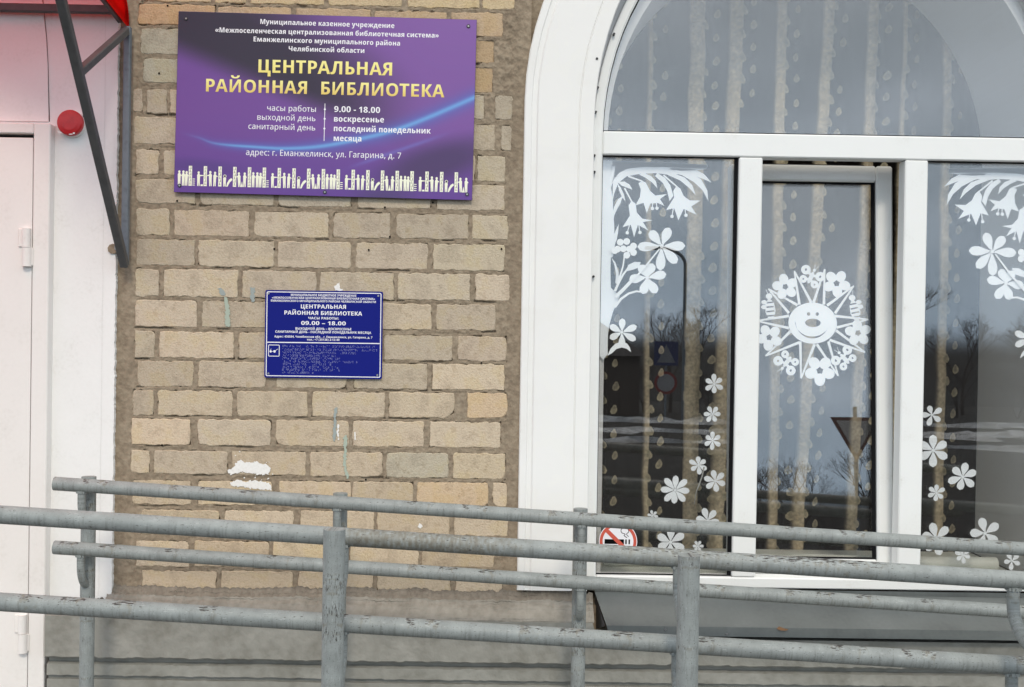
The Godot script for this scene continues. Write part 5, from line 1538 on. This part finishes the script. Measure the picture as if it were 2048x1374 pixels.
		b.stroke(at.call(-10, 115), at.call(-26, 160), 6 * K, 6 * K, z + 0.0008); b.stroke(at.call(12, 115), at.call(24, 160), 6 * K, 6 * K, z + 0.0009)
		part("bee", b, M.paper, s)

func smooth_line(p: PackedVector2Array) -> PackedVector2Array:
	var c := Curve2D.new()
	for i in p.size():
		var t := (p[mini(i + 1, p.size() - 1)] - p[maxi(i - 1, 0)]) * 0.18
		c.add_point(p[i], -t, t)
	return c.tessellate(3, 3.0)

# ---------------------------------------------------------------- handrails of the ramp
func bend(a: Vector3, b: Vector3, drop: float) -> Array:   # from under the rail a, down, round into the post at b's z
	var p := [a, a + Vector3(0, -drop * 0.35, 0)]
	for i in range(1, 9):
		var t := PI / 2 * i / 8.0
		p.append(a + Vector3(0, -drop * 0.35, 0) + Vector3((b.x - a.x) * (1.0 - cos(t)), -drop * 0.65 * sin(t), (b.z - a.z) * (1.0 - cos(t))))
	return p
func railings():
	var back := thing("ramp_handrail", "chipped grey pipe handrail on the wall side of the ramp", "handrail", Vector3.ZERO, "ramp handrails")
	var front := thing("ramp_handrail", "thicker looking grey pipe handrail nearest the viewer with scuffed paint", "handrail", Vector3.ZERO, "ramp handrails")
	# [thing, rail z, post z, rail radius, post radius, rails, posts]
	var zb := 0.37; var zbp := 0.31; var zf := 1.21; var zfp := 1.345
	var sets := [[back, zb, zbp, 0.0208, 0.0222, [[Vector3(-1.3539, 1.1171, 0.37), Vector3(1.6006, 0.9601, 0.37)], [Vector3(-1.3517, 0.9234, 0.37), Vector3(1.6045, 0.7672, 0.37)]], [Vector3(-1.2712, 1.132, 0.31), Vector3(-0.4954, 1.0924, 0.31), Vector3(0.2476, 1.0552, 0.31)], 0.0118, M.rail],
		[front, zf, zfp, 0.0212, 0.0243, [[Vector3(-1.1534, 1.1596, 1.21), Vector3(1.218, 1.0404, 1.21)], [Vector3(-1.1512, 0.958, 1.21), Vector3(1.222, 0.8419, 1.21)]], [Vector3(-0.3634, 1.1607, 1.345), Vector3(0.4159, 1.1146, 1.345), Vector3(1.1935, 1.0815, 1.345)], 0.0145, M.rail_b]]
	var u0 := 0.0
	for e in sets:
		var t: Node3D = e[0]
		var rails := []
		for k in 2:
			var a: Vector3 = e[5][k][0]; var b: Vector3 = e[5][k][1]
			var d := (b - a).normalized()
			if t == front: a -= d * 0.6
			b += d * (1.3 if t == back else 0.9)
			rails.append([a, d])
			var m := MB.new()
			u0 += 0.37
			var path := []
			for i in 9: path.append(a.lerp(b, i / 8.0))
			var own: bool = t == front and k == 0      # the scuffed top rail has a pattern of its own, once along its length
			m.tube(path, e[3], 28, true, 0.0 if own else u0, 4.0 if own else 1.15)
			part(["top_rail", "lower_rail"][k], m, M.rail_b if own else M.rail, t)
		for q in e[6]:
			var p: Vector3 = q
			var x := p.x
			var foot := 0.34 - 0.048 * (x + 2.6) - 0.01
			var m := MB.new()
			u0 += 0.21
			m.tube([Vector3(x, foot, p.z), Vector3(x, p.y - 0.004, p.z), Vector3(x, p.y, p.z)], e[4], 24, true, u0, 1.15)
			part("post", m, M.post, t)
			for k in 2:
				var a: Vector3 = rails[k][0]; var d: Vector3 = rails[k][1]
				var at := a + d * ((x - a.x) / d.x)
				var br := MB.new()
				br.tube(bend(at + Vector3(0, -e[3] * 0.7, 0), Vector3(x, 0, p.z), 0.105 if t == back else 0.12), e[7], 14, true, u0 + k * 0.3, 1.15)
				var bk := part("bracket", br, M.rail, t)
				var wd := MB.new()      # weld beads where the bracket meets rail and post
				var top_at: Vector3 = at + Vector3(0, -e[3] * 0.96, 0)
				for j in 11:
					var an := TAU * j / 11 + rng.randf() * 0.3
					var bo: Vector3 = Vector3(cos(an), 0, sin(an)) * (e[7] + 0.0005)
					wd.tube([top_at + bo + Vector3(0, 0.004, 0), top_at + bo + Vector3(0, -0.0035, 0)], 0.0042, 6)
				part("weld_bead", wd, M.rail, bk)

# ---------------------------------------------------------------- small things
func small_things():
	# no-smoking sticker on the lower corner of the left pane
	var o := Vector2(0.4063, 0.8825)
	var s := thing("no_smoking_sticker", "round red and white no-smoking sticker in the lower left pane corner", "sticker", Vector3(o.x, o.y, ZG + 0.0006))
	var k := 3.957 / 2304.0
	var b := MB.new()
	b.disc(Vector2.ZERO, 38.5 * k, 38.5 * k, 0.0, 48)
	part("white_ground", b, M.print_white, s)
	var red := mat(Color(0.80, 0.35, 0.28), 0.5)
	b = MB.new()
	var ro := PackedVector2Array(); var ri := PackedVector2Array()
	for i in 48:
		ro.push_back(Vector2.from_angle(TAU * i / 48) * 37.0 * k); ri.push_back(Vector2.from_angle(TAU * i / 48) * 31.0 * k)
	ring_of(b, ro, ri, 0.0002)
	b.stroke(Vector2(-24, 23) * k, Vector2(24, -23) * k, 8.0 * k, 8.0 * k, 0.0006)
	part("red_ring", b, red, s)
	b = MB.new()
	b.poly(rect(-27 * k, -5 * k, 12 * k, 4.5 * k), 0.0004); b.poly(rect(14.5 * k, -5 * k, 17.5 * k, 4.5 * k), 0.0004); b.poly(rect(21 * k, -5 * k, 24 * k, 4.5 * k), 0.0004)
	ribbon(b, smooth_line(pts([18 * k, 8 * k, 12 * k, 12 * k, 14 * k, 15 * k, 7 * k, 18 * k, 6 * k, 24 * k, 12 * k, 28 * k, 19 * k, 26 * k, 21 * k, 20 * k, 17 * k, 15 * k, 21 * k, 10 * k])), 1.3 * k, 1.3 * k, 0.0004)
	part("cigarette_symbol", b, M.black, s)
	# a dry leaf on the metal sill
	var q := Vector3(0.9281, 0.6378, 0.12)
	var l := MB.new()
	l.col = Color.WHITE
	var w := [Vector3(-0.022, 0.002, 0.004), Vector3(-0.012, 0.008, -0.004), Vector3(0.0, 0.004, -0.006), Vector3(0.010, 0.001, -0.004), Vector3(0.019, -0.001, 0.002), Vector3(0.006, -0.003, 0.008), Vector3(-0.01, -0.002, 0.009)]
	for i in w.size(): l.tri(Vector3(-0.002, 0.005, 0.001), w[i], w[(i + 1) % w.size()])
	var lf := part("dry_leaf", l, M.leaf)
	lf.position = q + Vector3(0, 0.004, 0.004)
	tag(lf, "curled dry brown leaf lying on the grey metal sill", "leaf")

# ---------------------------------------------------------------- the far side of the street, mirrored in the panes
func gy(z: float) -> float: return -maxf(0.0, z - 9.0) * 0.052
func bare_tree(seed_: int, hgt: float) -> Node3D:
	var r := RandomNumberGenerator.new()
	r.seed = seed_
	var root := Node3D.new()
	var tr := MB.new(); var cr := MB.new()
	var stack := [[Vector3.ZERO, Vector3(0, 1, 0), hgt * 0.31, 0.019 * hgt, 0]]
	while not stack.is_empty():
		var e: Array = stack.pop_back()
		var a: Vector3 = e[0]; var d: Vector3 = e[1]
		var mid: Vector3 = a + d * e[2] * 0.5 + Vector3(r.randf_range(-1, 1), 0, r.randf_range(-1, 1)) * e[2] * 0.06
		var b: Vector3 = a + d * e[2] + Vector3(0, e[2] * 0.04, 0)
		(tr if e[4] == 0 else cr).tube([a, mid, b], e[3], 6 if e[4] < 2 else 3, false, 0.0, 1.0, e[3] * 0.62)
		if e[4] >= 6: continue
		var n := 3 if e[4] < 5 else 4
		for i in n:
			var ax := Vector3(cos(TAU * i / n + r.randf() * 1.6), 0, sin(TAU * i / n + r.randf() * 1.6))
			var nd := (d + ax * r.randf_range(0.35, 0.8) + Vector3(0, 0.12, 0)).normalized()
			stack.append([a.lerp(b, r.randf_range(0.72, 1.0)), nd, e[2] * r.randf_range(0.6, 0.82), e[3] * 0.56, e[4] + 1])
	part("trunk", tr, M.bark, root)
	part("crown", cr, M.bark, root)
	return root
func street():
	# banks of melting snow along the road
	var sn := noise(201, 1.0, 4)
	var B := [[17.5, 1.0, 0.12, "low dirty snow strip nearest the window across the street", -8.0, 22.0], [24.0, 1.7, 0.16, "middle bank of melting snow beside the road", -6.0, 34.0], [33.0, 0.9, 0.25, "long far bank of snow below the trees", -10.0, 44.0]]
	for e in B:
		var b := MB.new()
		var NX := 90; var NZ := 8
		var P := func(i: int, j: int) -> Vector3:
			var x := lerpf(e[4], e[5], float(i) / NX); var t := float(j) / NZ
			var wz: float = e[1] * maxf(0.02, 0.55 + 2.2 * sn.get_noise_1d(x * 0.5 + e[0] * 7.0))
			var z: float = e[0] + (t - 0.5) * 2.0 * wz + 3.0 * sn.get_noise_1d(x * 0.16 + e[0] * 3.0)
			var hh: float = e[2] * sin(PI * t) * maxf(0.0, 0.5 + 1.1 * sn.get_noise_2d(x * 1.3, t * 3.0 + e[0]))
			return Vector3(x, gy(z) + hh - 0.01, z)
		for i in NX:
			for j in NZ: b.quad(P.call(i, j), P.call(i, j + 1), P.call(i + 1, j + 1), P.call(i + 1, j))
		var o := part("snow_bank", b, M.snow)
		tag(o, e[3], "snow", "snow banks across the street")
	var kinds := [bare_tree(5, 6.2), bare_tree(8, 6.9), bare_tree(13, 5.7)]
	var T := [[8.2, 52.0], [10.5, 58.0], [13.0, 55.0], [16.5, 60.0], [19.0, 54.0], [21.5, 62.0], [24.5, 57.0], [27.0, 53.0], [30.0, 60.0], [33.5, 56.0], [37.0, 62.0], [5.0, 64.0], [2.0, 60.0]]
	for i in T.size():
		var o: Node3D = kinds[i % 3].duplicate()
		o.name = "bare_tree" if i == 0 else "bare_tree_%03d" % i
		add_child(o)
		o.position = Vector3(T[i][0], gy(T[i][1]) - 0.05, T[i][1])
		o.rotation.y = i * 1.7
		o.scale = Vector3.ONE * (0.9 + 0.05 * (i % 5))
		tag(o, "leafless tree in the row mirrored in the window panes", "tree", "bare trees across the street")
	# brushwood between and in front of the trees
	for i in 22:
		var o: Node3D = kinds[(i + 1) % 3].duplicate()
		o.name = "bare_shrub" if i == 0 else "bare_shrub_%03d" % i
		add_child(o)
		var z := 44.0 + fposmod(i * 5.3, 9.0)
		o.position = Vector3(1.5 + i * 1.75, gy(z) - 0.9, z)
		o.rotation.y = i * 2.3
		o.scale = Vector3(0.62, 0.48 + 0.05 * (i % 4), 0.62)
		tag(o, "leafless shrub in the dark brushwood below the mirrored trees", "shrub", "bare shrubs across the street")
	for k in kinds: k.free()
	# a low house with dark roof
	var hs := thing("house", "low dark house mirrored at the left edge of the left pane", "house", Vector3(3.0, gy(46.0), 46.0))
	var b := MB.new()
	b.box(Vector3(0, 1.3, 0), Vector3(5.2, 2.6, 6.0))
	part("wall", b, mat(Color(0.30, 0.27, 0.25), 0.9), hs)
	b = MB.new()
	var rp := [Vector3(-2.9, 2.6, -3.3), Vector3(2.9, 2.6, -3.3), Vector3(2.9, 2.6, 3.3), Vector3(-2.9, 2.6, 3.3), Vector3(-1.2, 4.0, 0), Vector3(1.2, 4.0, 0)]
	b.quad(rp[1], rp[0], rp[4], rp[5]); b.quad(rp[3], rp[2], rp[5], rp[4]); b.tri(rp[2], rp[1], rp[5]); b.tri(rp[0], rp[3], rp[4])
	part("roof", b, mat(Color(0.20, 0.19, 0.20), 0.9), hs)
	# road signs on posts
	var post := func(t: Node3D, hgt: float):
		var m := MB.new()
		m.tube([Vector3(0, 0, 0.04), Vector3(0, hgt, 0.04)], 0.035, 10)
		part("post", m, M.steel_blue, t)
	var c := thing("crossing_sign", "blue square crossing sign above a round sign, mirrored in the left pane", "road sign", Vector3(5.4, gy(34.0), 34.0))
	post.call(c, 2.7)
	b = MB.new()
	b.box(Vector3(0, 2.25, 0), Vector3(0.8, 0.8, 0.02), 0.004)
	part("blue_plate", b, mat(Color(0.12, 0.16, 0.33), 0.6), c)
	b = MB.new()
	for q in [[Vector2(-0.3, 1.95), Vector2(0.3, 1.95), Vector2(0.0, 2.55)]]:
		b.tri(Vector3(q[1].x, q[1].y, -0.013), Vector3(q[0].x, q[0].y, -0.013), Vector3(q[2].x, q[2].y, -0.013))
	part("white_triangle", b, mat(Color(0.42, 0.43, 0.45), 0.6), c)
	b = MB.new()
	b.tube([Vector3(0, 1.28, -0.01), Vector3(0, 1.28, 0.01)], 0.38, 28)
	part("red_disc", b, mat(Color(0.45, 0.16, 0.15), 0.6), c)
	b = MB.new()
	b.tube([Vector3(0, 1.28, -0.016), Vector3(0, 1.28, -0.008)], 0.29, 28)
	part("white_disc", b, mat(Color(0.50, 0.50, 0.51), 0.6), c)
	var y := thing("yield_sign", "triangular give-way sign mirrored in the tilted middle pane", "road sign", Vector3(6.25, gy(16.0), 16.0))
	post.call(y, 3.0)
	for q in [[0.52, 0.0, Color(0.42, 0.28, 0.24), "rim"], [0.40, -0.012, Color(0.68, 0.66, 0.64), "plate"]]:
		b = MB.new()
		var p := PackedVector2Array()
		for i in 3: p.push_back(Vector2(0, 2.55) + Vector2(0, -q[0]).rotated(TAU * i / 3))
		b.slab(p, 0.0, 0.02)
		var o := part(q[3], b, mat(q[2], 0.5), y)
		o.rotation.y = PI
		o.position.z = q[1]
	# lamp post with a curved arm
	var lp := thing("lamp_post", "slender street lamp post with curved arm mirrored in the left pane", "lamp post", Vector3(6.3, gy(36.0), 36.0))
	b = MB.new()
	var path := [Vector3(0, 0, 0), Vector3(0, 5.4, 0)]
	for i in 7: path.append(Vector3(-0.9 * (1.0 - cos(PI / 2 * i / 6.0)), 5.4 + 0.6 * sin(PI / 2 * i / 6.0), 0))
	b.tube(path, 0.06, 10)
	part("pole", b, M.steel_blue, lp)
	b = MB.new()
	b.box(Vector3(-1.15, 5.98, 0), Vector3(0.55, 0.12, 0.22), 0.04)
	part("lamp_head", b, M.steel_blue, lp)
